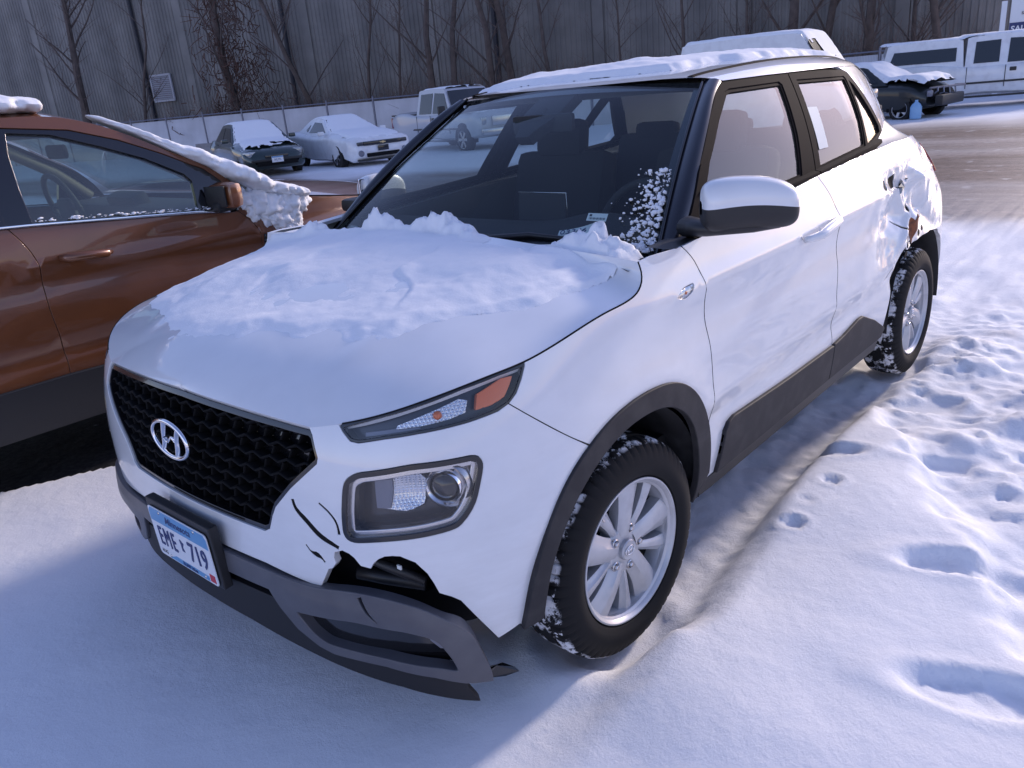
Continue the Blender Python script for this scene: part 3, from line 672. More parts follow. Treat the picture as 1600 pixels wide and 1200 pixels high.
# ---- flanks
seam_low = [(1.019, .878), (1.172, .752), (1.238, .678)]
fender = [(1.092, .952)] + [tuple(p) for p in HE[HE[:, 0] > 1.10]][:-1] + [(1.545, 1.074), (1.60, 1.078), (1.749, 1.072)] + smooth_line([(1.749, 1.072), (1.79, 1.025), (1.808, .956), (1.812, .878), (1.819, .78), (1.825, .663), (1.832, .496), (1.835, .374)], .02)[1:] + list(reversed(clad_out))[0:] 
fender = [p for p in fender if not (p in clad_out and p[0] < 1.235)] + [(1.227, .714), (1.172, .752), (1.019, .878), (1.046, .893), (1.069, .917), (1.088, .941)]
fender = [p for i, p in enumerate(fender) if p != (1.215, .706)]
marker = round_poly([(1.66, .953), (1.70, .972), (1.757, .975), (1.74, .955), (1.70, .943)], .01, 3)
fd = smooth_line([(1.749, 1.072), (1.79, 1.025), (1.808, .956), (1.812, .878), (1.819, .78), (1.825, .663), (1.832, .496), (1.835, .335)], .02)
dm = smooth_line([(2.703, 1.127), (2.76, 1.042), (2.779, .98), (2.780, .835), (2.782, .669), (2.80, .471), (2.81, .335)], .02)
fdoor = list(reversed(fd)) + [(2.1, 1.094), (2.432, 1.113)] + dm
qs = smooth_line([(3.55, 1.150), (3.64, 1.105), (3.652, 1.053), (3.625, 1.0), (3.60, .90), (3.585, .80), (3.545, .715)], .02)
rdoor = list(reversed(dm)) + [(3.0, 1.137), (3.3, 1.146)] + qs + [(3.50, .672), (3.447, .603), (3.437, .472), (3.433, .38), (3.40, .335)]
quarter = list(reversed(qs)) + [(3.9, 1.14), (4.2, 1.125), (4.45, 1.10), (4.50, .95), (4.52, .6), (4.50, .42), (4.44, .34), (4.405, .40), (4.38, .50), (4.30, .605), (4.156, .682), (3.953, .712), (3.70, .708), (3.60, .69)]
def dent(u, z):
    w = sstep(3.05, 3.5, u) * (1 - sstep(4.15, 4.4, u)) * sstep(.52, .66, z) * (1 - sstep(1.035, 1.10, z))
    g = lambda a, b, sa, sb, A, r=0.: A * np.exp(-(((u - a) * math.cos(r) + (z - b) * math.sin(r)) / sa) ** 2 - ((-(u - a) * math.sin(r) + (z - b) * math.cos(r)) / sb) ** 2)
    d = g(3.42, .88, .22, .10, -.045, .5) + g(3.66, .90, .05, .16, -.035, .1) + g(3.85, .84, .16, .05, -.040, -.5) + g(3.45, 1.0, .12, .03, -.018, -.2) + g(3.30, .72, .12, .06, -.018, .6)
    d += g(3.55, .80, .20, .018, .020, .7) + g(3.78, .97, .12, .02, .016, -.6) + g(3.52, .93, .10, .015, .016, -.9)
    n = fbm(u * 5.5 + 3, z * 8, 3, 5); rg = (1 - np.abs(fbm(u * 4.2, z * 6.5 + 9, 2, 11))) ** 3
    ripple = .0018 * np.sin((u - 2.9) * 26 + 5 * fbm(u * 2, z * 3, 2, 3)) * sstep(2.9, 3.2, u) * (1 - sstep(3.5, 3.7, u)) * sstep(.5, .65, z) * (1 - sstep(.92, 1.0, z))
    return w * (d + .009 * n + .009 * (rg - .5)) + ripple
hole_a = round_poly([(3.27, 1.002), (3.30, 1.03), (3.33, 1.026), (3.318, .997), (3.285, .99)], .01, 2)
hole_b = round_poly([(3.395, 1.030), (3.475, 1.040), (3.478, 1.00), (3.41, .990)], .012, 2)
rip = [(3.60, .885), (3.612, .90), (3.622, .86), (3.618, .80), (3.608, .765), (3.60, .80)]
tear = ribbon([(3.46, .845), (3.52, .805), (3.575, .775)], lambda t: .0015 + .003 * np.sin(np.pi * t))
for s in (1, -1):
    mir = s < 0
    kw = dict(mirror=mir, res=.035)
    panel('front_fender', fender, SB, 'white', H, holes=[marker], gap=.0017, **kw)
    mk = panel('side_marker', marker, SB, 'reflector', H, off=-.006, depth=.004, mirror=mir, res=.01, disp=lambda a, b: .002 * np.sin(a * 600)); panel('lens', marker, SB, 'lens', sub(mk), off=.002, depth=.004, mirror=mir, res=.02)
    mb = MB(); c = SB(1.712, .957) * [1, s, 1]; mb.blob((c[0], c[1] - s * .004, c[2]), (.006, .003, .005), 3, 0, 2); mb.make('bulb', 'amber', sub(mk), smooth=True)
    FD = panel('front_door', fdoor, SB, 'white', H, depth=.03, gap=.0019, **kw)
    if s > 0:
        RD = panel('rear_door', rdoor, SB, 'white', H, holes=[hole_a, hole_b, tear], disp=dent, depth=.03, gap=.0019, res=.013)
        QP = panel('quarter_panel', quarter, SB, 'white', H, holes=[rip], disp=dent, depth=.02, gap=.0019, res=.013)
        RD['label'] = 'crumpled rear door with its handle missing'; QP['label'] = 'crushed rear quarter panel with a rust patch'
        panel('rust_patch', [(3.655, .80), (3.69, .822), (3.72, .80), (3.755, .825), (3.775, .80), (3.75, .755), (3.69, .722), (3.665, .70), (3.67, .74)], SB, 'rust', sub(QP), disp=dent, off=.0022, depth=.002, res=.012)
        for a, b, r in ((3.60, .712, .012), (3.575, .672, .016), (3.77, .735, .014), (3.84, .745, .011), (3.665, .712, .008)):
            pp = [(a + r * 1.3 * math.cos(t) * (1 + .25 * math.sin(3 * t + a * 9)), b + r * math.sin(t)) for t in np.linspace(0, 2 * math.pi, 11)[:-1]]
            panel('punched_hole', pp, SB, 'void', sub(QP), disp=dent, off=.0018, depth=.001, res=.02, gap=0)
        for q_ in (hole_a, hole_b, tear, rip): panel('puncture_shade', q_, SB, 'void', sub(QP if q_ is rip else RD), disp=dent, off=-.004, res=.04, gap=-.003, depth=0)  # dark sheets close the holes so their insides look shaded
        panel('inner_skin', [(3.0, .55), (3.45, .55), (3.62, .74), (4.2, .74), (4.3, 1.06), (3.0, 1.1)], SB, 'void', H, off=-.13, res=.06, depth=0)
    else:
        RD = panel('rear_door', rdoor, SB, 'white', H, depth=.03, gap=.0019, **kw); QP = panel('quarter_panel', quarter, SB, 'white', H, depth=.02, gap=.0019, **kw)
    panel('arch_cladding', clad_out + list(reversed(clad_in)), lambda u, z: _base(u, z, z, 0 * np.asarray(u, float)), 'grey_plastic', H, off=.016, depth=.02, gap=0, mirror=mir, res=.05, edge=.003)
    cu = [(1.893, .347), (1.918, .478), (1.94, .496), (1.978, .504), (2.40, .492), (2.765, .487), (2.792, .486), (2.802, .347)]
    panel('door_cladding', cu, SB, 'grey_plastic', H, off=.013, depth=.022, gap=.001, mirror=mir, res=.05, edge=.004)
    cr = [(2.812, .347), (2.80, .488), (2.90, .497), (3.05, .520), (3.10, .520), (3.25, .465), (3.42, .385), (3.40, .347)]
    panel('door_cladding', cr, SB, 'grey_plastic', H, off=.013, depth=.022, gap=.001, mirror=mir, res=.05, edge=.004)
    panel('sill', [(1.77, .30), (1.79, .343), (2.4, .343), (3.40, .343), (3.40, .285), (2.6, .288), (1.9, .29)], SB, 'black_plastic', H, off=.004, depth=.08, gap=0, mirror=mir, res=.05)
    tl = [(4.30, 1.07), (4.46, 1.06), (4.49, .93), (4.34, .93), (4.31, .98)]
    panel('tail_lamp', tl, SB, 'red', H, off=.010, depth=.02, mirror=mir, res=.03)
    # door handles
    if True:
        cup = round_poly([(2.43, .962), (2.455, 1.003), (2.58, 1.004), (2.60, .962), (2.52, .940)], .02, 3)
        panel('handle_recess', cup, SB, 'white', sub(FD), off=.0012, depth=.001, mirror=mir, res=.01, gap=0, disp=lambda a, b: -.022 * np.clip(1 - ((a - 2.515) / .085) ** 2 - ((b - .972) / .036) ** 2, 0, 1))
        mb = MB(); pts = []; N = lambda a, b: nrm_of(SB, np.array(a), np.array(b))
        for t in np.linspace(0, 1, 14):
            a = 2.44 + .285 * t; b = .958 + .018 * t; o_ = .004 + .034 * min(1, math.sin(math.pi * min(max(t, .02), .98)) * 1.6); pts.append(SB(a, b) + N(a, b) * o_)
        mb.tube([tuple(p * [1, s, 1]) for p in pts], [.010 + .007 * math.sin(math.pi * t) for t in np.linspace(0, 1, 14)], 10); mb.make('handle', 'white', sub(FD), smooth=True)
def gap_shade(name, line, r, s, off=-.0012):  # thin black tube laid along a panel gap to draw its shade
    p = np.array(line, float); X = SB(p[:, 0], p[:, 1]); N = nrm_of(SB, p[:, 0], p[:, 1]); mb = MB(); mb.tube([tuple(q) for q in (X + N * off) * [1, s, 1]], r, 6); return mb.make(name, 'void', H, smooth=True)
for s in (1, -1):
    gap_shade('hood_gap_shade', HE[HE[:, 0] > .60], .0022, s, -.0008); gap_shade('door_gap_shade', fd, .0019, s); gap_shade('door_gap_shade', dm, .0019, s); gap_shade('fender_seam', smooth_line(seam_low[:2] + [(1.225, .712)], .02), .0018, s)
    if s < 0: gap_shade('door_gap_shade', qs, .0026, s)
rb = [(4.53, .35), (4.53, 1.09), (4.9, 1.10), (5.36, 1.10), (5.36, .35)]
for s in (1, -1): panel('tailgate', rb, SB, 'white', H, mirror=s < 0, res=.06, gap=.001)

# ---- glasshouse
ff = [(-.449, 1.074), (-.545, 1.165), (-.641, 1.247), (-.82, 1.373), (-.93, 1.438), (-1.003, 1.466), (-1.25, 1.468), (-1.512, 1.467), (-1.44, 1.30), (-1.356, 1.112), (-.9, 1.096)]
fg = [(-.60, 1.112), (-.612, 1.175), (-.70, 1.255), (-.86, 1.365), (-.985, 1.434), (-1.02, 1.441), (-1.40, 1.442), (-1.412, 1.432), (-1.33, 1.265), (-1.246, 1.128), (-.9, 1.115)]
rf = [(-1.518, 1.467), (-1.85, 1.465), (-2.10, 1.455), (-2.17, 1.44), (-2.27, 1.34), (-2.37, 1.20), (-2.33, 1.168), (-2.15, 1.148), (-1.909, 1.137), (-1.362, 1.113), (-1.446, 1.30)]
rg_ = [(-1.556, 1.441), (-2.06, 1.430), (-2.073, 1.42), (-1.99, 1.26), (-1.918, 1.163), (-1.9, 1.157), (-1.418, 1.134), (-1.43, 1.16)]
qg = [(-2.105, 1.412), (-2.15, 1.39), (-2.22, 1.30), (-2.285, 1.21), (-2.26, 1.185), (-1.955, 1.162), (-2.03, 1.285)]
dpil = [(-2.05, 1.472), (-2.5, 1.462), (-2.80, 1.40), (-3.0, 1.20), (-3.02, 1.09), (-2.4, 1.12), (-1.95, 1.128), (-2.15, 1.145), (-2.33, 1.165), (-2.372, 1.20), (-2.272, 1.342), (-2.172, 1.443), (-2.10, 1.458)]
for s in (1, -1):
    mir = s < 0; kw = dict(sgn=-1, mirror=mir)
    f = panel('front_window_frame', ff, SG, 'frame', H, holes=[fg], res=.08, gap=.0015, depth=.03, **kw)
    panel('window_seal', inset(fg, -.001), SG, 'frame', sub(f), holes=[inset(fg, .009)], res=.2, off=-.004, gap=0, depth=.01, **kw)
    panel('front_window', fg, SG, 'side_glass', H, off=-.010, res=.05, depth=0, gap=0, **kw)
    f = panel('rear_window_frame', rf, SG, 'frame', H, holes=[rg_, qg], res=.08, gap=.0015, depth=.03, **kw)
    panel('window_seal', inset(rg_, -.001), SG, 'frame', sub(f), holes=[inset(rg_, .009)], res=.2, off=-.004, gap=0, depth=.01, **kw)
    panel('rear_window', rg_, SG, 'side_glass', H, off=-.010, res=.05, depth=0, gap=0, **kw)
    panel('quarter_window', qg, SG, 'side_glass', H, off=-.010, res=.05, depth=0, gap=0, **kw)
    panel('rear_pillar', dpil, SG, 'white', H, res=.03, gap=.001, depth=.01, **kw)
    mb = MB()
    for a, b in (((-.47, 1.083), (-1.352, 1.116)), ((-1.362, 1.116), (-2.12, 1.150))):
        xs = np.linspace(a[0], b[0], 18); zs = np.linspace(a[1], b[1], 18); y = yg(xs, zs)
        prof = [(-.006, -.004), (.014, -.008), (.020, .004), (.016, .016), (-.006, .020)]
        V = []; Fc = []
        for i in range(18):
            for dy, dz in prof: V.append((xs[i], s * (y[i] + dy), zs[i] + dz))
        for i in range(17):
            for k in range(4): Fc.append((i * 5 + k, i * 5 + k + 1, (i + 1) * 5 + k + 1, (i + 1) * 5 + k))
        Fc += [(0, 1, 2, 3, 4), tuple(17 * 5 + k for k in range(5))]
        mb.add(V, Fc)
    mb.make('belt_moulding', 'frame', H, ang=50)
    # shelf closing the step between door top and glass
    xs = np.linspace(-.30, -2.2, 40); zb = np.interp(-xs, [.3, 1.27, 1.8, 2.2, 3.0], [1.070, 1.125, 1.143, 1.14, 1.10]) - .006
    o_ = SB(UX(xs), zb); i_ = np.stack([xs, yg(xs, zb) - .03, zb + .004], 1)
    G = np.stack([o_ * [1, s, 1] - [0, s * .006, 0], i_ * [1, s, 1]], 1); grid_obj('belt_shelf', G, 'black_plastic', H, flip=s > 0)
    xs = np.linspace(-2.0, -3.02, 40); zb = np.interp(-xs, [2.0, 2.2, 3.02], [1.142, 1.14, 1.10]) - .004; o_ = SB(UX(xs), zb); zi = np.interp(-xs, [2.0, 2.2, 2.6, 3.02], [1.150, 1.17, 1.21, 1.18]); i_ = np.stack([xs, yg(xs, zi) - .004, zi], 1); rows_ = []
    for k in np.linspace(0, 1, 10):
        q = o_ * (1 - k) + i_ * k; q[:, 2] += .35 * (i_[:, 2] - o_[:, 2]) * (-math.sin(math.pi * k)) * .35 ; rows_.append(q * [1, s, 1])
    grid_obj('rear_shoulder', np.stack(rows_, 1), 'white', H, flip=s > 0)

# windscreen, pillars, roof
def WS(t, v):        # t across -1..1, v 0 base .. 1 top
    t = np.asarray(t, float); v = np.asarray(v, float); t, v = np.broadcast_arrays(t, v)
    b = np.stack([-.285 - .085 * np.abs(t) ** 2.2, .725 * t, 1.035 + .012 * (1 - t * t)], -1)
    c = np.stack([-.935 - .06 * np.abs(t) ** 2.2, .535 * t, 1.487 - .018 * t * t], -1)
    p = b + (c - b) * v[..., None]; k = (4 * v * (1 - v))[..., None]
    return p + k * np.array([.020, 0, .028]) * (1 - .5 * t * t)[..., None]
T_, V_ = np.meshgrid(np.linspace(-1, 1, 33), np.linspace(-.06, 1, 21), indexing='ij'); WG = WS(T_, V_)
WSO = grid_obj('windscreen', WG, 'glass', H)
def strip_ws(name, t0, t1, v0, v1, m, off, parent, n=24):
    T, V = np.meshgrid(np.linspace(t0, t1, n), np.linspace(v0, v1, n), indexing='ij'); G = WS(T, V); N = nrm_of(WS, T, V); return grid_obj(name, G - N * off * np.sign(N[..., 2:3]), m, parent)
strip_ws('frit_band', -1, 1, .945, 1.0, 'gloss_black', .004, sub(WSO)); strip_ws('frit_band', -1, 1, -.06, .05, 'gloss_black', .004, sub(WSO))
for s in (1, -1): strip_ws('frit_band', s * .955, s, -.05, 1., 'gloss_black', .004, sub(WSO))
# camera and mirror shroud hanging from the top of the glass
T, V = np.meshgrid(np.linspace(-.13, .13, 10), np.linspace(.62, .96, 10), indexing='ij'); k = .35 + .65 * sstep(.62, .8, V); G0 = WS(T * k * 1.1, V); G1 = G0 + np.array([-.035, 0, -.035])
mb = MB()
for G in (G0 - [.006, 0, .006], G1):
    n0 = len(mb.v); mb.add(G.reshape(-1, 3), [(i * 10 + j, (i + 1) * 10 + j, (i + 1) * 10 + j + 1, i * 10 + j + 1) for i in range(9) for j in range(9)])
bd = [i * 10 for i in range(10)] + [90 + j for j in range(1, 10)] + [i * 10 + 9 for i in range(8, -1, -1)] + [j for j in range(8, 0, -1)]
mb.f += [(a, b, b + 100, a + 100) for a, b in zip(bd, bd[1:] + bd[:1])]
mb.make('camera_shroud', 'interior', sub(WSO), ang=40)
mb = MB(); mb.box((-.78, .02, 1.375), (.03, .24, .065), Matrix.Rotation(.2, 3, 'Z'), .012); mb.tube([(-.78, .02, 1.39), (-.82, 0, 1.42)], .010, 6); mb.make('rear_view_mirror', 'interior', H, ang=40)
for s in (1, -1):
    v = np.linspace(0, 1, 30); a = WS(s * np.ones(30), v * 1.06 - .06); a[:, 2] += .002
    fo = np.array(smooth_line([(-.36, 1.0), (-.449, 1.074), (-.545, 1.165), (-.641, 1.247), (-.82, 1.373), (-.93, 1.438), (-1.003, 1.466)], .005)); L = np.linspace(0, len(fo) - 1, 30); fo = np.stack([np.interp(L, range(len(fo)), fo[:, k]) for k in (0, 1)], 1)
    b = SG(fo[:, 0], fo[:, 1]) * [1, s, 1]; b[:, 1] += s * .0
    cols = []
    for k in np.linspace(0, 1, 9):
        q = a + (b - a) * k; bul = math.sin(math.pi * k) * .022; cols.append(q + np.array([.55, s * .60, .35]) * bul + np.array([.3, s * .1, .2]) * .012 * (1 - k))
    grid_obj('windscreen_pillar', np.stack(cols, 1), 'pillar', H, flip=s < 0)
    # weather strip between screen and pillar
    mb = MB(); mb.tube([tuple(p + np.array([.008, s * .004, .006])) for p in a], .005, 6); mb.make('screen_trim', 'gloss_black', H, smooth=True)
_rzc = nspl([-.90, -.935, -1.2, -1.6, -2.1, -2.6, -3.05][::-1] and [.90, .935, 1.2, 1.6, 2.1, 2.6, 3.05], [1.480, 1.487, 1.517, 1.538, 1.535, 1.510, 1.455])
def RS(a, b):        # a 0..1 front to back, b -1..1 across
    a = np.asarray(a, float); b = np.asarray(b, float); a, b = np.broadcast_arrays(a, b); ab = np.abs(b)
    xf = -.935 - .06 * ab ** 2.2 - .01 * sstep(.9, 1, ab); x = xf + (-3.02 - xf) * a
    ze = np.interp(-x, [.9, 1.0, 1.3, 2.05, 2.5, 2.8, 3.05], [1.462, 1.468, 1.470, 1.470, 1.462, 1.42, 1.36]); ye = yg(x, ze) + .004
    zc = _rzc(-x); f = 1 - ab ** 4.2 * .72 - ab ** 16 * .28
    y = np.sign(b) * ye * (ab + .05 * np.sin(np.pi * ab))/1.0
    return np.stack([x, y, ze + (zc - ze) * f], -1)
A_, B_ = np.meshgrid(np.linspace(0, 1, 60), np.linspace(-1, 1, 71), indexing='ij'); RG = RS(A_, B_)
ROOF = grid_obj('roof', RG, 'white', H)
HL = grid_obj('headliner', RG[:, 4:-4] - [0, 0, .045], 'headliner', H); 
for s in (1, -1):
    a = np.linspace(.004, .80, 60); mb = MB(); V = []; Fc = []
    for db, dz in ((.775, -.006), (.779, .003), (.797, .0045), (.815, .003), (.819, -.006)):
        V.append(RS(a, s * db * np.ones(60)) + [0, 0, dz])
    V = np.stack(V, 1); grid_obj('roof_strip', V, 'frame', H, flip=s < 0)
# rear screen
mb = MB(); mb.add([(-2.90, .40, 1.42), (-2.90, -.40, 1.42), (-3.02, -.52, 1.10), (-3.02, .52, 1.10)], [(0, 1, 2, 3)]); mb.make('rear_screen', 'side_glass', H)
# ---- door mirrors
def door_mirror(s):
    I = np.array([-.375, .855, 1.165]); O = np.array([-.545, 1.045, 1.150])
    if s < 0: I = np.array([-.63, .85, 1.140]); O = np.array([-.87, .875, 1.125])
    ax = (O - I); L = np.linalg.norm(ax); ax /= L
    dp = np.array([ax[1], -ax[0], 0]) ; dp = dp / np.linalg.norm(dp)       # faces forward-outward
    n = 30; k = 36; cap = []; low = []
    for i in range(n):
        t = i / (n - 1); te = .5 - .5 * math.cos(math.pi * t)
        sh = max(1e-3, (1 - abs(2 * te - 1) ** 3.6)) ** (1 / 3.6) if t > .5 else max(1e-3, (1 - abs(2 * te - 1) ** 5)) ** (1 / 5)
        hz = .072 * sh * (1.0 - .10 * te); hd = .062 * sh
        row = []
        for j in range(k):
            w = 2 * math.pi * j / k; c, sn = math.cos(w), math.sin(w); e = .72
            y = math.copysign(abs(sn) ** e, sn) * hz; d = math.copysign(abs(c) ** e, c) * hd
            if d < 0: d *= .45
            q = I + ax * L * te + np.array([0, 0, y]) + dp * d * 1.1; q[2] += .012 * math.sin(math.pi * te)
            row.append(q * [1, s, 1])
        cap.append(row)
    G = np.array(cap)
    # split into painted cap and black lower shell along a slanted line
    V = G.reshape(-1, 3); top = []; bot = []
    for i in range(n - 1):
        for j in range(k):
            q = (i * k + j, (i + 1) * k + j, (i + 1) * k + (j + 1) % k, i * k + (j + 1) % k)
            w = 2 * math.pi * (j + .5) / k; back = math.cos(w) < -.25 if s > 0 else False
            z = math.sin(w)
            (bot if (z < -.02 or back) else top).append(q if s > 0 else q[::-1])
    def mk(name, Fs, m, off=0.):
        bm = bmesh.new(); used = sorted({i for f in Fs for i in f}); ix = {a: bm.verts.new(V[a]) for a in used}
        for f in Fs: bm.faces.new([ix[a] for a in f])
        bmesh.ops.remove_doubles(bm, verts=bm.verts, dist=1e-5); bmesh.ops.recalc_face_normals(bm, faces=bm.faces)
        me = bpy.data.meshes.new(name); bm.to_mesh(me); bm.free(); me.materials.append(M[m]); me.polygons.foreach_set('use_smooth', [True] * len(me.polygons))
        return link(bpy.data.objects.new(name, me), H.o, H.inv)
    mm = mk('door_mirror', top, 'white'); lo = mk('mirror_base', bot, 'black_plastic')
    mb = MB(); mb.box((-.49, .955, 1.150) if s > 0 else (-.71, -.86, 1.150), (.012, .19, .105), Matrix.Rotation(.72 if s > 0 else 1.52, 3, 'Z'), .004); mb.make('mirror_glass', 'chrome', sub(lo))
    if s < 0: mb = MB(); mb.box((-.58, -.82, 1.11), (.14, .10, .05), None, .015); mb.make('mirror_arm', 'black_plastic', sub(lo), ang=40)
    mb = MB(); P0 = np.array([(-.44, .782, 1.10), (-.415, .83, 1.105), (-.385, .87, 1.110), (-.40, .91, 1.112), (-.45, .97, 1.108), (-.50, 1.02, 1.105)]) * [1, s, 1]
    if s > 0: mb.tube([tuple(p) for p in P0], [.040, .034, .028, .026, .022, .012], 14); mb.v = [(x, y, 1.105 + (z - 1.105) * .72) for x, y, z in mb.v]
    if s > 0: mb.make('mirror_arm', 'black_plastic', sub(lo), smooth=True)
    # sail corner with two small ribs
    sp = [(-.452, 1.080), (-.55, 1.168), (-.612, 1.225), (-.640, 1.245), (-.618, 1.175), (-.603, 1.10), (-.50, 1.086)]
    o = panel('mirror_sail', sp, SG, 'frame', H, off=.006, depth=.015, gap=.001, res=.03, sgn=-1, mirror=s < 0)
    mb = MB()
    for z in (1.172, 1.150): mb.tube([tuple(SG(-.575, z) * [1, s, 1] + [0, s * .008, 0]), tuple(SG(-.598, z + .003) * [1, s, 1] + [0, s * .008, 0])], .004, 6)
    mb.make('ribs', 'frame', sub(o), smooth=True)
for s in (1, -1): door_mirror(s)

# ---- wheels (built once per kind, axis along y, outer face at +y)
TM = mat('tyre_rubber', (.012, .012, .013), .75, spec=.22)
def _tyre_nodes(m, amount):
    nt = m.node_tree; L = nt.links.new; b = nt.nodes['Principled BSDF']; tc = nt.nodes.new('ShaderNodeTexCoord')
    sp = nt.nodes.new('ShaderNodeSeparateXYZ'); L(tc.outputs['Object'], sp.inputs[0])
    cx = nt.nodes.new('ShaderNodeCombineXYZ'); L(sp.outputs[0], cx.inputs[0]); L(sp.outputs[2], cx.inputs[2])
    ln = nt.nodes.new('ShaderNodeVectorMath'); ln.operation = 'LENGTH'; L(cx.outputs[0], ln.inputs[0])
    mr = nt.nodes.new('ShaderNodeMapRange'); mr.inputs[1].default_value = .2955; mr.inputs[2].default_value = .303; L(ln.outputs['Value'], mr.inputs[0])
    n = nt.nodes.new('ShaderNodeTexNoise'); n.inputs['Scale'].default_value = 17; n.inputs['Detail'].default_value = 9; n.inputs['Roughness'].default_value = .72; L(tc.outputs['Object'], n.inputs[0])
    m2 = nt.nodes.new('ShaderNodeMapRange'); m2.inputs[1].default_value = amount; m2.inputs[2].default_value = amount + .045; L(n.outputs['Fac'], m2.inputs[0])
    mu = nt.nodes.new('ShaderNodeMath'); mu.operation = 'MULTIPLY'; L(mr.outputs[0], mu.inputs[0]); L(m2.outputs[0], mu.inputs[1])
    mx = nt.nodes.new('ShaderNodeMix'); mx.data_type = 'RGBA'; mx.inputs[6].default_value = (.012, .012, .013, 1); mx.inputs[7].default_value = (.74, .75, .79, 1)
    L(mu.outputs[0], mx.inputs[0]); L(mx.outputs[2], b.inputs['Base Color'])
_tyre_nodes(TM, .50); M['tyre'] = TM
def hero_wheel(name, x, s, steer=0., spin=0.):
    root = link(bpy.data.objects.new(name, None), H.o, H.inv); root.location = (x, s * .772, .311); root.rotation_euler = (0, 0, steer + (0 if s > 0 else math.pi)); root.empty_display_size = .1
    W = .0925
    prof = [(-W + .03, .19), (-W + .008, .205), (-W, .235), (-W + .004, .265), (-W + .014, .290), (-W + .022, .300), (-.060, .3065), (-.040, .3095), (-.034, .3095), (-.031, .302), (-.025, .302), (-.022, .3105), (.022, .3105), (.025, .302), (.031, .302), (.034, .3095), (.040, .3095), (.060, .3065), (W - .022, .300), (W - .014, .290), (W - .006, .272), (W - .001, .255), (W, .240), (W - .002, .228), (W - .009, .2125), (W - .013, .2115), (W - .03, .19)]
    NT = 60 * 5
    def rm(i, j, w):
        h, r = prof[j]
        if r < .288: return 0.0012 * math.sin(9 * w) if abs(r - .255) < .003 else 0.
        ph = i % 5; shift = 2 if h > 0 else 0
        return -.0075 if (ph == shift and abs(h) > .034) else (-.004 if ph == (shift + 2) % 5 and abs(h) < .022 else 0.)
    mb = MB(); mb.lathe(prof, NT, 'y', rmod=rm); ty = mb.make('tyre', 'tyre', root, ang=38)
    # rim barrel and lip
    mb = MB(); mb.lathe([(-.08, .195), (.040, .185), (.066, .187), (.072, .193), (.076, .2035), (.079, .2065), (.082, .206), (.083, .2015), (.079, .197), (.070, .192), (.050, .184), (-.07, .180)], 96, 'y'); mb.make('rim', 'alloy', root, ang=40)
    mb = MB(); mb.lathe([(-.045, .03), (-.030, .03), (-.030, .14), (-.045, .14)], 48, 'y'); mb.lathe([(-.06, .0), (-.06, .184)], 48, 'y'); mb.make('brake_disc', 'disc', root, ang=30)
    mb = MB(); mb.lathe([(.012, .0), (.012, .1835)], 48, 'y'); mb.make('spoke_shade_disc', 'void', root)  # dark disc added behind the spokes as the shade between them
    # spokes: five broad sculpted ones, each with a slimmer partner
    def spoke(ang0, r0, r1, w0, w1, swirl, y0, y1, crown, n=12, m=8, pinch=0.):
        V = []; Fc = []
        for i in range(n + 1):
            t = i / n; r = r0 + (r1 - r0) * t; w = w0 + (w1 - w0) * t - pinch * math.sin(math.pi * t); a = ang0 + swirl * t; yy = y0 + (y1 - y0) * t ** 1.5 + .006 * math.sin(math.pi * t)
            ca, sa = math.cos(a), math.sin(a)
            for j in range(m + 1):
                q = -1 + 2 * j / m; d = q * w; yq = yy - crown * abs(q) ** 2.5 - (.006 if q > .35 else 0)
                V.append((r * ca - d * sa, yq, r * sa + d * ca))
            V.append((r * ca - w * sa * .96, yy - .045, r * sa + w * ca * .96)); V.append((r * ca + w * sa * .96, yy - .045, r * sa - w * ca * .96))
        k = m + 3
        for i in range(n):
            for j in range(m): Fc.append((i * k + j, i * k + j + 1, (i + 1) * k + j + 1, (i + 1) * k + j))
            Fc.append((i * k + m, i * k + m + 1, (i + 1) * k + m + 1, (i + 1) * k + m)); Fc.append((i * k + m + 2, i * k, (i + 1) * k, (i + 1) * k + m + 2))
        return V, Fc
    for q in range(5):
        a = spin + 2 * math.pi * q / 5
        mb = MB(); mb.add(*spoke(a, .040, .190, .031, .050, .12, .060, .067, .012, pinch=.004)); mb.make('spoke', 'alloy', root, ang=38)
        mb = MB(); mb.add(*spoke(a + .68, .050, .188, .013, .026, -.04, .050, .060, .007, pinch=.003)); mb.make('spoke', 'alloy', root, ang=38)
        b = a + .33
        mb = MB(); mb.lathe([(.046, .0135), (.058, .0135), (.060, .011), (.052, .0095)], 14, 'y', (.0585 * math.cos(b), 0, .0585 * math.sin(b))); mb.lathe([(.046, .0085), (.062, .0085), (.066, .006), (.067, 0)], 6, 'y', (.0585 * math.cos(b), 0, .0585 * math.sin(b))); mb.make('lug_nut', 'satin', root, ang=30)
    mb = MB(); mb.lathe([(-.02, .078), (.046, .076), (.054, .066), (.056, .04), (.056, .0)], 40, 'y'); mb.make('hub', 'alloy', root, ang=30)
    mb = MB(); mb.lathe([(.05, .031), (.066, .030), (.069, .027), (.068, .024), (.0695, .010), (.070, .0)], 32, 'y'); cp = mb.make('hub_cap', 'alloy', root, ang=30)
    Mx = Matrix(((-1, 0, 0, 0), (0, 0, 1, .0700), (0, 1, 0, 0), (0, 0, 0, 1)))
    mb = MB(); mb.tube([tuple(Mx @ Vector((.019 * math.cos(t), .0125 * math.sin(t), 0))) for t in np.linspace(0, 2 * math.pi, 25)], .0015, 5, cap=False)
    for pts in ([(-.009, -.010), (-.005, .010)], [(.005, -.010), (.009, .010)], [(-.007, -.001), (.007, .001)]): mb.tube([tuple(Mx @ Vector((p[0], p[1], 0))) for p in pts], .0018, 5)
    mb.make('cap_emblem', 'chrome', cp, smooth=True)
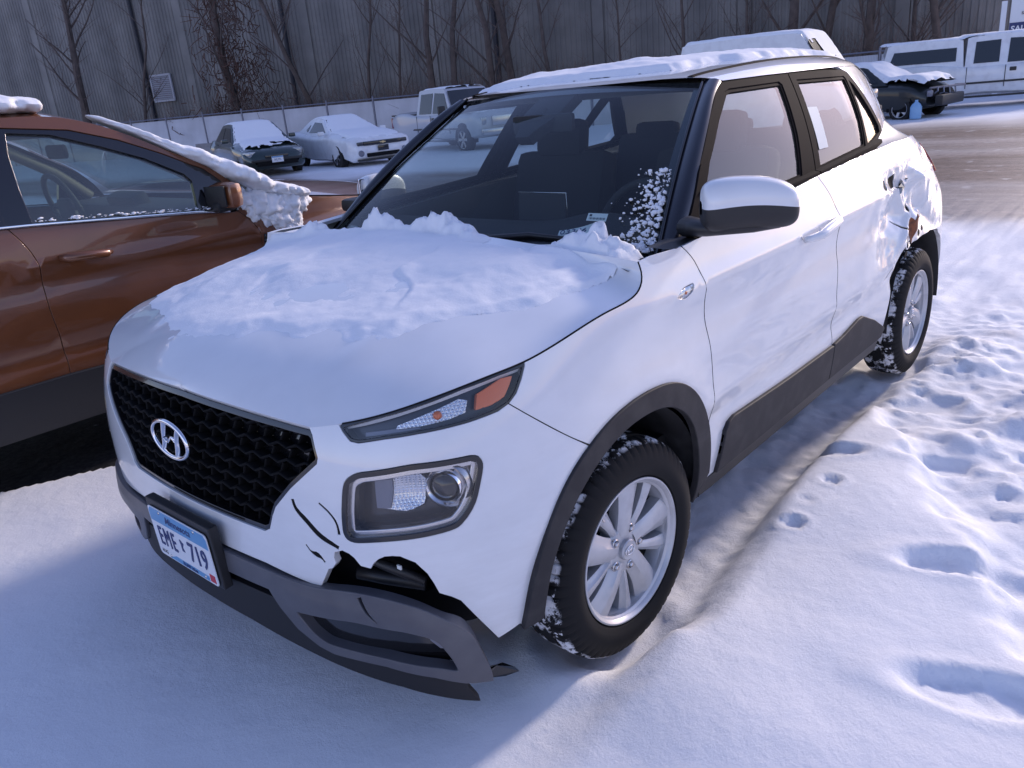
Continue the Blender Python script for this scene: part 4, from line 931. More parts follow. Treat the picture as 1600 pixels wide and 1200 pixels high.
    mb = MB(); mb.tube([(.187 * math.cos(.9), .080, .187 * math.sin(.9)), (.196 * math.cos(.9), .078, .196 * math.sin(.9))], .004, 6); mb.make('balance_weight', 'satin', root)
    return root
hero_wheel('wheel', 0, 1, math.radians(-3), .35); hero_wheel('wheel', -2.52, 1, 0, 1.0); hero_wheel('wheel', 0, -1, math.radians(-3), .2); hero_wheel('wheel', -2.52, -1, 0, .7)
# wheel wells and belly
for s in (1, -1):
    for x0, r, nm in ((0, .375, 'front_arch_liner'), (-2.52, .405, 'rear_arch_liner')):
        a = np.linspace(-.05, math.pi + .1, 40); yy = np.linspace(.845, .52, 8); G = np.zeros((40, 8, 3))
        for j, y in enumerate(yy): G[:, j, 0] = x0 + (r - .012 * (j == 1)) * np.cos(a); G[:, j, 2] = .335 + (r - .012 * (j == 1) + .006 * np.sin(9 * a) * (j > 1)) * np.sin(a); G[:, j, 1] = s * y
        grid_obj(nm, G, 'liner', H, flip=s > 0)
        mb = MB(); mb.prism([(x0 + r * math.cos(t), .335 + r * math.sin(t)) for t in a], s * .50, s * .52, 'y'); mb.make('inner_guard', 'void', H)
        mb = MB(); mb.tube([(x0 + .02, s * .60, .35), (x0 + .03, s * .56, .62)], [.05, .06], 12); mb.make('strut', 'liner', H, smooth=True)
mb = MB(); mb.box((-1.25, 0, .30), (1.70, 1.50, .12), None, .02); mb.box((-1.2, 0, .36), (3.6, .98, .16)); mb.make('underbody', 'void', H)
mb = MB(); mb.box((.30, 0, .62), (.62, .98, .46)); mb.make('engine_bay', 'void', H)

# ---- cabin
mb = MB(); mb.box((-1.6, 0, .47), (2.6, 1.5, .06)); FL = mb.make('cabin_floor', 'interior', H)
for s in (1, -1):
    mb = MB(); V = [(x, s * y, z) for x, y, z in ((-.45, .76, .45), (-2.9, .74, .45), (-2.9, .56, 1.10), (-2.2, .70, 1.12), (-1.3, .755, 1.10), (-.5, .735, 1.065))]; W_ = [(a, b - s * .03, c) for a, b, c in V]
    mb.add(V + W_, [tuple(range(6)), tuple(range(11, 5, -1))] + [(i, (i + 1) % 6, 6 + (i + 1) % 6, 6 + i) for i in range(6)]); mb.make('door_lining', 'int_grey' if s < 0 else 'interior', H)
# dashboard
xs = np.linspace(-.26, -.80, 16); ys = np.linspace(-.72, .72, 41); X, Y = np.meshgrid(xs, ys, indexing='ij')
Z = 1.030 + .035 * sstep(-.30, -.55, X) if False else 1.025 + .028 * (1 - sstep(-.62, -.35, X)); Z = Z - .26 * sstep(.66, .82, -X) * 1.0
Z += .045 * np.exp(-((Y - .36) / .17) ** 2) * np.exp(-((X + .62) / .10) ** 2)
DB = grid_obj('dashboard', np.stack([X, Y, Z], -1), 'interior', H, flip=True)
mb = MB(); mb.box((-.60, 0, .90), (.30, 1.44, .24)); mb.box((-.72, 0, .62), (.5, .24, .5)); mb.make('console', 'interior', sub(DB))
mb = MB(); mb.box((-.74, 0.02, 1.075), (.016, .22, .125), Matrix.Rotation(-.12, 3, 'Y'), .004); mb.make('dash_screen', 'interior', sub(DB))
mb = MB(); mb.tube([(-.742, -.09, 1.14), (-.742, .13, 1.14), (-.738, .132, 1.02)], .0022, 6); mb.make('screen_edge', 'satin', sub(DB), smooth=True)
mb = MB(); mb.tube([(-.88 - .05 * math.sin(t), .36 + .185 * math.cos(t), .98 + .175 * math.sin(t)) for t in np.linspace(0, 2 * math.pi, 33)], .015, 8, cap=False); mb.box((-.87, .36, .98), (.05, .16, .10), None, .02); mb.tube([(-.88, .19, .98), (-.88, .53, .98)], .016, 6); mb.tube([(-.86, .36, .98), (-.6, .36, .92)], .03, 8); mb.make('steering_wheel', 'interior', H, smooth=True)
def seat(x, y, w=.5, rows=1, name='front_seat', hrz=1.25):
    mb = MB(); mb.box((x + .26, y, .66), (.52, w, .16), None, .05); R = Matrix.Rotation(-.28, 3, 'Y'); mb.box((x - .04, y, .93), (.13, w, .60), R, .055)
    so = mb.make(name, 'seat', H, ang=50); return so
def headrest(so, x, y, z, w=.25, h=.16):
    mb = MB(); mb.box((x, y, z), (.085, w, h), Matrix.Rotation(-.15, 3, 'Y'), .035); hr = mb.make('headrest', 'seat', sub(so), ang=50)
    mb = MB(); [mb.tube([(x - .0, y + d, z - h / 2 + .01), (x + .02, y + d, z - h / 2 - .10)], .0055, 8) for d in (-.055, .055)]; mb.make('headrest_posts', 'chrome', sub(so), smooth=True)
for s in (1, -1): so = seat(-1.30, s * .37); headrest(so, -1.395, s * .37, 1.275)
so = seat(-2.15, 0, 1.25, name='rear_seat'); [headrest(so, -2.25, y, 1.21, .24, .13) for y in (-.40, 0, .40)]
# papers lying at the foot of the screen
def sheet(name, c, ex, ey, curl, m, parent, n=10):
    c, ex, ey = map(np.array, (c, ex, ey)); up_ = np.cross(ex, ey); up_ = up_ / np.linalg.norm(up_); up_ *= 1 if up_[2] > 0 else -1
    G = np.array([[c + ex * (i / n - .5) + ey * (j / n - .5) + up_ * curl * (i / n) ** 2.5 for j in range(n + 1)] for i in range(n + 1)]); return grid_obj(name, G, m, parent)
W0 = lambda t, v, o=.008: WS(t, v) - np.array([.55, 0, .83]) * o
# stickers behind the glass, lower driver side
def on_ws(name, t0, v0, w, h, m, off, ang=0.):
    ex = WS(t0 + .05, v0) - WS(t0 - .05, v0); ex /= np.linalg.norm(ex); ey = WS(t0, v0 + .05) - WS(t0, v0 - .05); ey /= np.linalg.norm(ey); n = np.cross(ex, ey); n *= np.sign(n[2])
    c = WS(t0, v0) - n * off; ca, sa = math.cos(ang), math.sin(ang); a = ex * ca + ey * sa; b = -ex * sa + ey * ca
    V = [c - a * w / 2 - b * h / 2, c + a * w / 2 - b * h / 2, c + a * w / 2 + b * h / 2, c - a * w / 2 + b * h / 2]; return mesh_obj(name, V, [(0, 1, 2, 3)], m, H, smooth=False), c, a, b, n
o, c, a, b, n = on_ws('barcode_sticker', .70, .165, .065, .030, 'paper', .006)
mb = MB(); [mb.add([c + n * .001 + a * (k - .5) * .05 - b * .010, c + n * .001 + a * (k - .5) * .05 + a * wd - b * .010, c + n * .001 + a * (k - .5) * .05 + a * wd - b * .002, c + n * .001 + a * (k - .5) * .05 - b * .002], [(0, 1, 2, 3)]) for k, wd in zip(np.linspace(0, 1, 15), (.001, .002, .0015) * 5)]
mb.add([c + n * .001 + a * -.026 + b * .002, c + n * .001 + a * -.018 + b * .002, c + n * .001 + a * -.018 + b * .010, c + n * .001 + a * -.026 + b * .010], [(0, 1, 2, 3)]); mb.make('barcode', 'ink', sub(o))
ex = np.array([-.065, .135, .010]); ey = np.array([-.055, -.025, .022])
pp = sheet('yard_slip', (-.395, .445, 1.075), ex, ey, .03, 'paper', H)
Mx = Matrix.Translation((-.392, .438, 1.083)) @ Matrix(((ex[0] / .15, ey[0] / .064, 0, 0), (ex[1] / .15, ey[1] / .064, 0, 0), (ex[2] / .15, ey[2] / .064, 1, 0), (0, 0, 0, 1)))
text_obj('handwriting', '0334610', .034, Mx, 'plate_navy', sub(pp), th=.001)
panel('window_form', [(-1.523, 1.345), (-1.61, 1.341), (-1.556, 1.197), (-1.469, 1.197)], SG, 'paper', H, off=-.004, sgn=-1, depth=0, res=.04, gap=0)
# wipers
for a, b, c_ in (((-.27, -.62, 1.052), (-.33, -.30, 1.075), (-.33, .05, 1.082)), ((-.26, .05, 1.060), (-.32, .30, 1.078), (-.345, .56, 1.062))):
    mb = MB(); mb.tube([a, b, c_], [.012, .009, .006], 8); mb.tube([(b[0] - .005, b[1] - .25, b[2] - .012), (b[0] - .008, b[1], b[2] - .004), (c_[0] - .004, c_[1], c_[2] - .008)], .006, 6); mb.make('wiper', 'black_plastic', H, smooth=True)
# cowl under the wipers
T, V = np.meshgrid(np.linspace(-1.02, 1.02, 40), [0, 1], indexing='ij'); G = np.zeros((40, 2, 3))
for i, t in enumerate(np.linspace(-1, 1, 40)): G[i, 0] = (-.10 - .17 * (1 - t * t) ** .8 , .80 * t, 1.050 + .02 * (1 - t * t)); G[i, 1] = WS(t, -.04) + [0.0, 0, -.0]
grid_obj('cowl_panel', G, 'black_plastic', H, flip=True)
# ------------------------------------------------------------------ ground
def far_drop(x, y):
    s = (1.57 - x) * .737 + (1.9 - y) * .675; return -.0115 * np.clip(s - 4, 0, 40)
FOOT = [(-.72, 1.49, .19, .065, 2.0, .065), (-.22, 1.665, .20, .070, 1.95, .06), (-1.24, .925, .055, .135, .5, .045), (-1.0, 1.02, .035, .035, 0, .025), (-.675, 1.015, .035, .045, .4, .028), (-.83, 1.0, .02, .03, 0, .015), (-1.45, 1.23, .15, .07, 2.2, .05), (-1.75, 1.62, .17, .07, 2.1, .06), (-2.05, 1.05, .17, .08, 2.3, .05), (-2.3, 1.75, .18, .07, 1.7, .05), (.15, 1.93, .18, .07, 1.9, .05), (-2.75, 1.35, .2, .08, 2.0, .05), (-3.1, 1.9, .2, .08, 2.0, .05)]
MOUND = [(-1.74, 1.30, .13, .06), (-1.45, 1.50, .12, .055), (-1.23, 1.60, .10, .05), (-2.0, 1.42, .15, .06), (-2.35, 1.45, .16, .05), (-1.95, 1.75, .14, .05), (-2.6, 1.1, .16, .06), (-2.9, 1.0, .2, .06), (-1.6, 1.9, .15, .06), (-2.2, .98, .12, .04), (-3.3, 1.5, .2, .06), (-3.0, 1.7, .16, .05)]
def ground_h(x, y):
    n1 = fbm(x * 1.1, y * 1.1, 3, 21); n2 = fbm(x * 6, y * 6, 3, 33); n3 = fbm(x * 24, y * 24, 2, 41)
    h = .046 + .010 * n1 + .0016 * n2 + .0006 * n3
    # bank of untouched snow beside the car, beyond it a trodden lane
    yin = np.interp(x, [-2.6, -2.2, -1.4, -.9, -.4, -.1, .25, .6], [.74, .76, .80, .86, .93, .96, .93, .9]) + .012 * n2
    line = .72 + (x + 2.07) * .60 + .05 * n2 + .03 * n1
    bank = sstep(-.035, .10, y - yin) * (1 - sstep(-.02, .13, y - line)) * (1 - sstep(.0, .9, x)) * sstep(-2.35, -1.9, x)
    h = h + bank * (.050 + .012 * n1)
    lane = sstep(-.02, .2, y - line) * (1 - sstep(.2, 1.0, x)) + (1 - sstep(-2.5, -2.0, x)) * sstep(.5, .8, y); lane = np.clip(lane, 0, 1) * (1 - sstep(6, 9, -x))
    h = h + lane * (-.016 + .010 * n2 + .006 * n3 + .016 * np.clip(fbm(x * 2.6, y * 2.6, 2, 77), -.3, 1))
    # under the car and in the wheel tracks: pressed down
    und = sstep(-.02, .06, yin - y) * sstep(-.02, .10, y + 1.02) * (1 - sstep(.05, .35, x)) * sstep(-3.6, -2.9, x)
    h = h * (1 - und) + und * (.012 + .007 * n2 + .005 * n3)
    for s in (1, -1):
        tr = np.exp(-((y - s * .772) / .11) ** 4) * (1 - sstep(.0, .12, x)) * sstep(-5.2, -4.4, x); h = h * (1 - tr) + tr * (.004 + .005 * n3 + .003 * n2 + .0012 * np.sin(x * 190 + y * 60))
    for x0 in (0., -2.52):
        for s in (1, -1):
            r = np.hypot((x - x0) / .16, (y - s * .772) / .115); k = 1 - sstep(.9, 1.35, r); h = h * (1 - k) + k * (-.008)
            h = h + .018 * np.exp(-((r - 1.75) / .4) ** 2) * (x > x0)
    for fx, fy, a, b, w, d in FOOT:
        ca, sa = math.cos(w), math.sin(w); p = ((x - fx) * ca + (y - fy) * sa) / a; q = (-(x - fx) * sa + (y - fy) * ca) / b; r = np.sqrt(p * p + q * q) + .14 * n2 + .06 * n3
        h = h - .48 * d * (1 - sstep(.60, 1.08, r)) * (1 + .5 * n2 + .25 * n3) + .006 * np.exp(-((r - 1.25) / .22) ** 2)
    for mx_, my, r0, hh in MOUND:
        r = np.hypot(x - mx_, y - my) / r0 + .25 * n2; h = h + .5 * hh * (1 - sstep(.25, 1.35, r)) * (1 + .45 * n2 + .2 * n3)
    # bare tarmac between the two cars
    bare = bare_mask(x, y); h = h * (1 - bare) + bare * (.004 + .002 * n3)
    rd = road_mask(x, y); h = h * (1 - .8 * rd) + rd * (.004 + .012 * np.clip(fbm(x * 3, y * .5, 3, 91), -1, 1))
    return h + far_drop(x, y)
def bare_mask(x, y):
    n = fbm(x * 5, y * 5, 3, 51); return sstep(.0, .06, (.40 + .04 * n) - x - 2.2 * np.minimum(y + 1.77, .35)) * sstep(.0, .08, -1.02 - y + .03 * n) * sstep(-3.0, -2.4, x) * sstep(-5.2, -4.8, y)
def road_mask(x, y):
    n = fbm(x * .5, y * .35, 4, 61); return sstep(-.3, .5, -x - 6.5 + .4 * n) * (1 - sstep(-1.2, 1.2, -x - np.interp(y, [-14, -9, -5], [10.6, 12.5, 19.5]) + 1.2 * n)) * (.80 + .20 * sstep(-.35, .25, fbm(x * 1.1, y * .12, 3, 65)))
def axis(lo, hi, d, far):
    a = list(np.arange(lo, hi + 1e-6, d)); s = d
    q = hi
    while q < far: s *= 1.09; q += s; a.append(q)
    s = d; q = lo
    while q > -far: s *= 1.09; q -= s; a.insert(0, q)
    return np.array(a)
gx = axis(-3.6, 1.7, .020, 900); gy = axis(-2.3, 2.3, .020, 900)
X, Y = np.meshgrid(gx, gy, indexing='ij'); Z = ground_h(X, Y)
nx, ny = X.shape; I = np.arange(nx * ny).reshape(nx, ny)
Fq = np.stack([I[:-1, :-1], I[1:, :-1], I[1:, 1:], I[:-1, 1:]], -1).reshape(-1, 4)
me = bpy.data.meshes.new('ground'); me.vertices.add(nx * ny); me.vertices.foreach_set('co', np.stack([X, Y, Z], -1).ravel().astype(np.float32))
me.loops.add(len(Fq) * 4); me.loops.foreach_set('vertex_index', Fq.ravel().astype(np.int32)); me.polygons.add(len(Fq)); me.polygons.foreach_set('loop_start', np.arange(0, len(Fq) * 4, 4, dtype=np.int32))
try: me.polygons.foreach_set('loop_total', np.full(len(Fq), 4, dtype=np.int32))
except Exception: pass
me.polygons.foreach_set('use_smooth', np.ones(len(Fq), bool)); me.update(calc_edges=True); me.validate()
dirt = np.clip(road_mask(X, Y) + .0, 0, 1); n2 = fbm(X * 4, Y * 4, 3, 71)
sp = np.clip(sstep(.15, .75, n2) * .45 * (sstep(-3.4, -2.2, -X - 4.6 + 0 * Y) * 0 + (X < -1.6) * sstep(.9, 1.3, Y) * (1 - sstep(5.5, 7.5, -X))), 0, 1)
trk = np.exp(-((np.abs(Y) - .80) / .13) ** 4) * ((X < -.1) & (X > -3.2)) * (.05 + .16 * sstep(-.1, .7, n2)); dirt = np.clip(np.maximum(np.maximum(dirt, sp), trk), 0, 1)
for nm, arr in (('dirt', dirt), ('bare', bare_mask(X, Y))):
    at = me.attributes.new(nm, 'FLOAT', 'POINT'); at.data.foreach_set('value', arr.ravel().astype(np.float32))
GM = snow_mat('snow_ground', fine=130, bump=.5, dist=.004); nt = GM.node_tree; L_ = nt.links.new; b = nt.nodes['Principled BSDF']; tc = [n for n in nt.nodes if n.type == 'TEX_COORD'][0]
def attr(nm): n = nt.nodes.new('ShaderNodeAttribute'); n.attribute_name = nm; return n.outputs['Fac']
def nmix(fac, c0, c1):
    m = nt.nodes.new('ShaderNodeMix'); m.data_type = 'RGBA'; L_(fac, m.inputs[0])
    for k, c in ((6, c0), (7, c1)):
        if isinstance(c, tuple): m.inputs[k].default_value = (*c, 1)
        else: L_(c, m.inputs[k])
    return m.outputs[2]
def nz(scale, lo, hi, vec=None, det=6):
    n = nt.nodes.new('ShaderNodeTexNoise'); n.inputs['Scale'].default_value = scale; n.inputs['Detail'].default_value = det; L_(vec or tc.outputs['Object'], n.inputs[0])
    r = nt.nodes.new('ShaderNodeMapRange'); r.inputs[1].default_value = lo; r.inputs[2].default_value = hi; L_(n.outputs['Fac'], r.inputs[0]); return r.outputs[0]
mp = nt.nodes.new('ShaderNodeMapping'); mp.inputs['Scale'].default_value = (1.4, .10, 1); L_(tc.outputs['Object'], mp.inputs[0])
slush = nmix(nz(2.2, .35, .7, mp.outputs[0]), (.125, .080, .055), (.27, .20, .165)); slush = nmix(nz(9, .45, .75), slush, (.090, .058, .042))
asph = nmix(nz(40, .4, .7), (.012, .012, .014), (.035, .034, .036)); asph = nmix(nz(7, .66, .72), asph, (.30, .30, .33))
snowc = nmix(nz(.9, .35, .7), (.86, .87, .90), (.80, .81, .85))
mth_ = nt.nodes.new('ShaderNodeMath'); mth_.operation = 'MULTIPLY'; L_(attr('dirt'), mth_.inputs[0]); L_(nz(3.5, .05, .38), mth_.inputs[1])
c = nmix(mth_.outputs[0], snowc, slush); c = nmix(attr('bare'), c, asph); L_(c, b.inputs['Base Color'])
rr = nt.nodes.new('ShaderNodeMapRange'); rr.inputs[3].default_value = .75; rr.inputs[4].default_value = .42; L_(mth_.outputs[0], rr.inputs[0]); L_(rr.outputs[0], b.inputs['Roughness'])
me.materials.append(GM); GO = bpy.data.objects.new('ground', me); COL.objects.link(GO); GO['kind'] = 'structure'

# ------------------------------------------------------------------ snow lying on the white car
HD = hood_grid(420, 200); RES = .006; x0, y0 = -.30, -.88; nxx, nyy = int(1.06 / RES), int(1.76 / RES)
acc = np.zeros((nxx, nyy)); cn = np.zeros((nxx, nyy))
for s in (1, -1):
    ii = ((HD[..., 0] - x0) / RES).round().astype(int).ravel(); jj = ((s * HD[..., 1] - y0) / RES).round().astype(int).ravel(); ok = (ii >= 0) & (ii < nxx) & (jj >= 0) & (jj < nyy)
    np.add.at(acc, (ii[ok], jj[ok]), HD[..., 2].ravel()[ok]); np.add.at(cn, (ii[ok], jj[ok]), 1)
hz = np.where(cn > 0, acc / np.maximum(cn, 1), np.nan)
for _ in range(4):
    nb = np.stack([np.roll(hz, k, ax) for k in (1, -1) for ax in (0, 1)]); mean = np.nanmean(np.where(np.isnan(nb), np.nan, nb), axis=0) if True else 0
    c4 = (~np.isnan(nb)).sum(0); hz = np.where(np.isnan(hz) & (c4 >= 3), mean, hz)
gx2 = np.arange(-.44, .72, .0075); gy2 = np.arange(-.80, .80, .0075); X, Y = np.meshgrid(gx2, gy2, indexing='ij')
def hood_z(X, Y):
    i = np.clip(((X - x0) / RES).round().astype(int), 0, nxx - 1); j = np.clip(((Y - y0) / RES).round().astype(int), 0, nyy - 1); z = hz[i, j]; z = np.where(X < x0, np.nan, z)
    t = np.abs(Y) / .725; xb = -.285 - .085 * t ** 2.2; ws = 1.040 + (xb - X) * .70
    tt, vv = np.meshgrid(np.linspace(-1, 1, 260), np.linspace(0, .35, 120), indexing='ij'); W_ = WS(tt, vv); gi = ((W_[..., 0] + .46) / .01).round().astype(int).ravel(); gj = ((W_[..., 1] + .85) / .01).round().astype(int).ravel(); zg = np.full((80, 175), np.nan); okk = (gi >= 0) & (gi < 80) & (gj >= 0) & (gj < 175); zg[gi[okk], gj[okk]] = W_[..., 2].ravel()[okk]
    i2 = np.clip(((X + .46) / .01).round().astype(int), 0, 79); j2 = np.clip(((Y + .85) / .01).round().astype(int), 0, 174); ws = np.where(X < -.06, zg[i2, j2], np.nan)
    return np.where(np.isnan(z) & np.isnan(ws), np.where(X < -.05, 1.046, np.nan), np.fmax(z, ws + .004))
B = hood_z(X, Y)
for _ in range(3): B = np.where(np.isnan(B), B, np.nanmean(np.stack([B, np.pad(B, 1, 'edge')[2:, 1:-1], np.pad(B, 1, 'edge')[:-2, 1:-1], np.pad(B, 1, 'edge')[1:-1, 2:], np.pad(B, 1, 'edge')[1:-1, :-2]]), axis=0))
nA = fbm(X * 7, Y * 7, 4, 101); nB = fbm(X * 26, Y * 26, 3, 111); nC = fbm(X * 3.2 + Y * 1.6, Y * 2.2 - X, 3, 121)
xf = np.interp(Y, [-.8, -.62, -.4, -.15, .1, .3, .45, .58, .68, .74, .8], [.34, .50, .57, .57, .55, .50, .42, .28, .12, -.06, -.3]) + .05 * nA + .03 * nC
s_ = xf - X
th = .0035 * sstep(0, .08, s_) + .013 * sstep(.08, .45, s_) + .007 * nC * sstep(.02, .2, s_) + .0022 * nA * sstep(0, .1, s_) + .0010 * nB
th += .005 * np.exp(-((s_ - .07 - .03 * nC) / .035) ** 2) * sstep(-.1, .5, nC) * sstep(0, .05, s_)
step = (fbm(X * 2.1 - Y * .7 + 4, Y * 1.7, 3, 131)); th -= .006 * sstep(.05, .12, step) * sstep(.12, .25, s_) * (1 - sstep(.5, .65, s_))
th = np.where(s_ < .012, np.clip((s_ - .012) * .35, -.006, 0), th)
th = np.where(X < -.24 + .02 * nA, -.012, th)
rh = np.interp(Y, [-.72, -.66, -.60, -.50, -.40, -.35, -.31, -.28, -.25, -.21, -.15, -.10, -.06, -.03, .0, .05, .10, .18, .25, .31, .42, .46, .52, .57, .62, .67, .72, .76], [0, .03, .05, .032, .018, .016, .05, .098, .078, .048, .024, .03, .058, .074, .068, .074, .046, .032, .016, 0, 0, .03, .052, .058, .080, .066, .04, 0])
rh = rh * (1 + .30 * fbm(Y * 24 + 3, X * 24, 3, 181) + .22 * nB); xc = -.205 - .025 * fbm(Y * 5, Y * 0 + 2, 2, 183) + .02 * nA - .03 * (Y > .4) + .25 * np.clip(np.abs(Y) - .5, 0, 1) * (Y < 0); wx_ = .048 + .018 * fbm(Y * 9, Y * 0, 2, 185) + .02 * (Y > .4); rr2 = np.abs(X - xc + .012 * nB) / np.maximum(wx_, .02)
q_ = rh * (1 - sstep(.25, 1.25, rr2)) * (1 + .10 * fbm(X * 70, Y * 70, 2, 171)); th = np.maximum(th, np.where(q_ > .006, q_ - .004, -.012))
dgap = np.exp(-((Y - .33) / .10) ** 4) * (X < -.13); th = th - .03 * dgap
ok = (th > -.0055) & ~np.isnan(B); V = np.stack([X, Y, np.where(np.isnan(B), 0, B) + np.maximum(th, -.006)], -1)
nx, ny = X.shape; I = np.arange(nx * ny).reshape(nx, ny); Fq = np.stack([I[:-1, :-1], I[1:, :-1], I[1:, 1:], I[:-1, 1:]], -1).reshape(-1, 4); kp = ok.ravel()[Fq].all(1); Fq = Fq[kp]
us = np.unique(Fq); rm_ = -np.ones(nx * ny, int); rm_[us] = np.arange(len(us))
sn = mesh_obj('hood_snow', V.reshape(-1, 3)[us], rm_[Fq], 'snow_fine'); tag(sn, 'wind-crusted snow on the hood of the white crossover, heaped along its wipers', 'snow')
# roof snow
A_, B_ = np.meshgrid(np.linspace(.02, .93, 150), np.linspace(-.93, .86, 190), indexing='ij'); R_ = RS(A_, B_); n = fbm(R_[..., 0] * 5, R_[..., 1] * 5, 4, 141); nb = fbm(R_[..., 0] * 22, R_[..., 1] * 22, 3, 143)
edge_ = np.minimum(np.minimum((A_ - .085 - .055 * B_) * 2.0, (.66 - .30 * (A_ < .35) * (.35 - A_) / .35 + .10 * sstep(.4, .8, A_) - B_) * .55), np.minimum((B_ + .92) * .5, (.93 - A_) * 2)) + .035 * n
th = .024 * sstep(0, .045, edge_) + .008 * sstep(.05, .2, edge_) * (1 + n) + .0012 * nb; th = np.where(edge_ < .006, np.clip((edge_ - .006) * .5, -.008, 0), th); R_[..., 2] += np.maximum(th, -.008); ok = th > -.0075
nx, ny = A_.shape; I = np.arange(nx * ny).reshape(nx, ny); Fq = np.stack([I[:-1, :-1], I[1:, :-1], I[1:, 1:], I[:-1, 1:]], -1).reshape(-1, 4); Fq = Fq[ok.ravel()[Fq].all(1)]; us = np.unique(Fq); rm_ = -np.ones(nx * ny, int); rm_[us] = np.arange(len(us))
sn = mesh_obj('roof_snow', R_.reshape(-1, 3)[us], rm_[Fq], 'snow_fine'); tag(sn, 'thin snow slab on the roof of the white crossover', 'snow')
# flecks of snow frozen to the screen beside the driver's pillar
mb = MB(); rr_ = random.Random(5)
for k in range(560):
    v = rr_.random() ** 1.6 * .42; t = 1.0 - abs(rr_.gauss(0, .065)) * (1.3 - v * 1.2) - .015; q = WS(t, v) + np.array([.006, 0, .006]); r = .0015 + .0065 * rr_.random() ** 3
    mb.blob(q, (r, r * (.8 + .8 * rr_.random()), r * (.6 + .6 * rr_.random())), k, .6, 1)
o = mb.make('snow_flecks', 'snow_fine', None, smooth=True); tag(o, "flecks of snow stuck to the windscreen beside the crossover's driver side pillar", 'snow'); o['kind'] = 'stuff'; del o['category']
# ------------------------------------------------------------------ shared: plain wheels for the other vehicles
_WC = {}
def bg_wheel(root, x, y, r, w, out, rimm='alloy', z=None, n=5):
    key = (r, w, rimm, n)
    if key not in _WC:
        a = MB(); k = r * .66; a.lathe([(-w / 2, k), (-w / 2 - .0, r * .80), (-w / 2 + .02, r * .96), (-w / 2 + .05, r), (w / 2 - .05, r), (w / 2 - .02, r * .96), (w / 2, r * .80), (w / 2 - .01, k)], 36, 'y')
        b = MB(); b.lathe([(w / 2 - .05, k * .93), (w / 2 - .005, k * .96), (w / 2 - .002, k), (w / 2 - .03, k * 1.01)], 36, 'y'); b.lathe([(w / 2 - .02, 0), (w / 2 - .025, k * .22), (w / 2 - .06, k * .24)], 20, 'y')
        for q in range(n):
            t = 2 * math.pi * q / n; c, s = math.cos(t), math.sin(t)
            b.add([(k * .15 * c - d * s, w / 2 - .02 - e, k * .15 * s + d * c) for d, e in ((-k * .13, .0), (k * .13, 0), (k * .13, .05), (-k * .13, .05))] + [(k * .95 * c - d * s, w / 2 - .02 - e, k * .95 * s + d * c) for d, e in ((-k * .17, .0), (k * .17, 0), (k * .17, .05), (-k * .17, .05))], [(0, 1, 5, 4), (1, 2, 6, 5), (3, 0, 4, 7)])
        d = MB(); d.lathe([(-w / 2 + .03, k), (-w / 2 + .03, 0)], 24, 'y')
        mk = lambda m_, mt, nm: m_.make(nm, mt, None, ang=40)
        oa, ob, od = mk(a, 'tyre_plain', 'tyre'), mk(b, rimm, 'rim'), mk(d, 'void', 'wheel_back'); _WC[key] = [o.data for o in (oa, ob, od)]
        for o in (oa, ob, od): bpy.data.objects.remove(o)
    e = link(bpy.data.objects.new('wheel', None), root); e.location = (x, y, r if z is None else z); e.rotation_euler = (0, 0, 0 if out > 0 else math.pi); e.empty_display_size = .1
    for me_, nm in zip(_WC[key], ('tyre', 'rim', 'wheel_back')): link(bpy.data.objects.new(nm, me_), e)
    return e
M['tyre_plain'] = mat('tyre_plain', (.013, .013, .014), .8)

# ------------------------------------------------------------------ the orange-brown SUV on the left (faces away, -x; its right flank at y = -1.82)
ESC = thing('suv', (-.2, -2.72, 0), 'rust-orange SUV at the left edge, beside the white crossover, snow on its hood', 'car')
EC = Ctx(ESC, Matrix.Translation((.2, 2.72, 0)))
def fe(x, z): return -1.82 - np.where(z < 1.08, .03 * ((z - .7) / .38) ** 2, .03 + .26 * (z - 1.08) + .35 * np.maximum(z - 1.08, 0) ** 2) - .10 * np.clip((-x - .9) / .9, 0, None) ** 2 + .008 * np.exp(-((z - .955 - .05 * x) / .02) ** 2) - .012 * np.exp(-((z - .88 - .05 * x) / .05) ** 2) + .016 * sstep(.62, .50, z) * 0 - .02 * np.exp(-((z - .60) / .05) ** 2)
def SE(x, z): x = np.asarray(x, float); z = np.asarray(z, float); x, z = np.broadcast_arrays(x, z); return np.stack([x, fe(x, z), z], -1)
def SF(x, z): q = SE(x, z); q[..., 1] = -5.44 - q[..., 1]; return q
rs = smooth_line([(.43, 1.145), (.392, 1.076), (.366, 1.0), (.368, .90), (.375, .785), (.362, .60), (.368, .49), (.385, .38), (.405, .288)], .02)
fs = smooth_line([(-.61, 1.045), (-.634, 1.02), (-.688, .951), (-.699, .845), (-.69, .78), (-.68, .6), (-.67, .45), (-.66, .288)], .02)
fdoor_e = list(reversed(rs)) + [(.341, 1.140), (-.399, 1.070), (-.55, 1.047)] + fs
rdoor_e = rs + [(1.3, .288), (1.3, 1.22), (.8, 1.178), (.455, 1.147)]
fend_e = list(reversed(fs)) + [(-.66, 1.10), (-.80, 1.085), (-1.0, 1.06), (-1.38, 1.005), (-1.75, .93), (-1.85, .80), (-1.85, .62), (-1.78, .62), (-1.70, .70), (-1.5, .74), (-1.3, .70), (-1.18, .58), (-1.12, .40), (-1.10, .288)]
rail_e = smooth_line([(.9, 1.615), (.275, 1.572), (.074, 1.560), (-.091, 1.513), (-.241, 1.440), (-.369, 1.364), (-.505, 1.285), (-.64, 1.16), (-.68, 1.10)], .03) + [(-.60, 1.10), (-.57, 1.20), (-.507, 1.265), (-.442, 1.298), (-.333, 1.359), (-.162, 1.439), (.032, 1.502), (.29, 1.534), (.9, 1.575)]
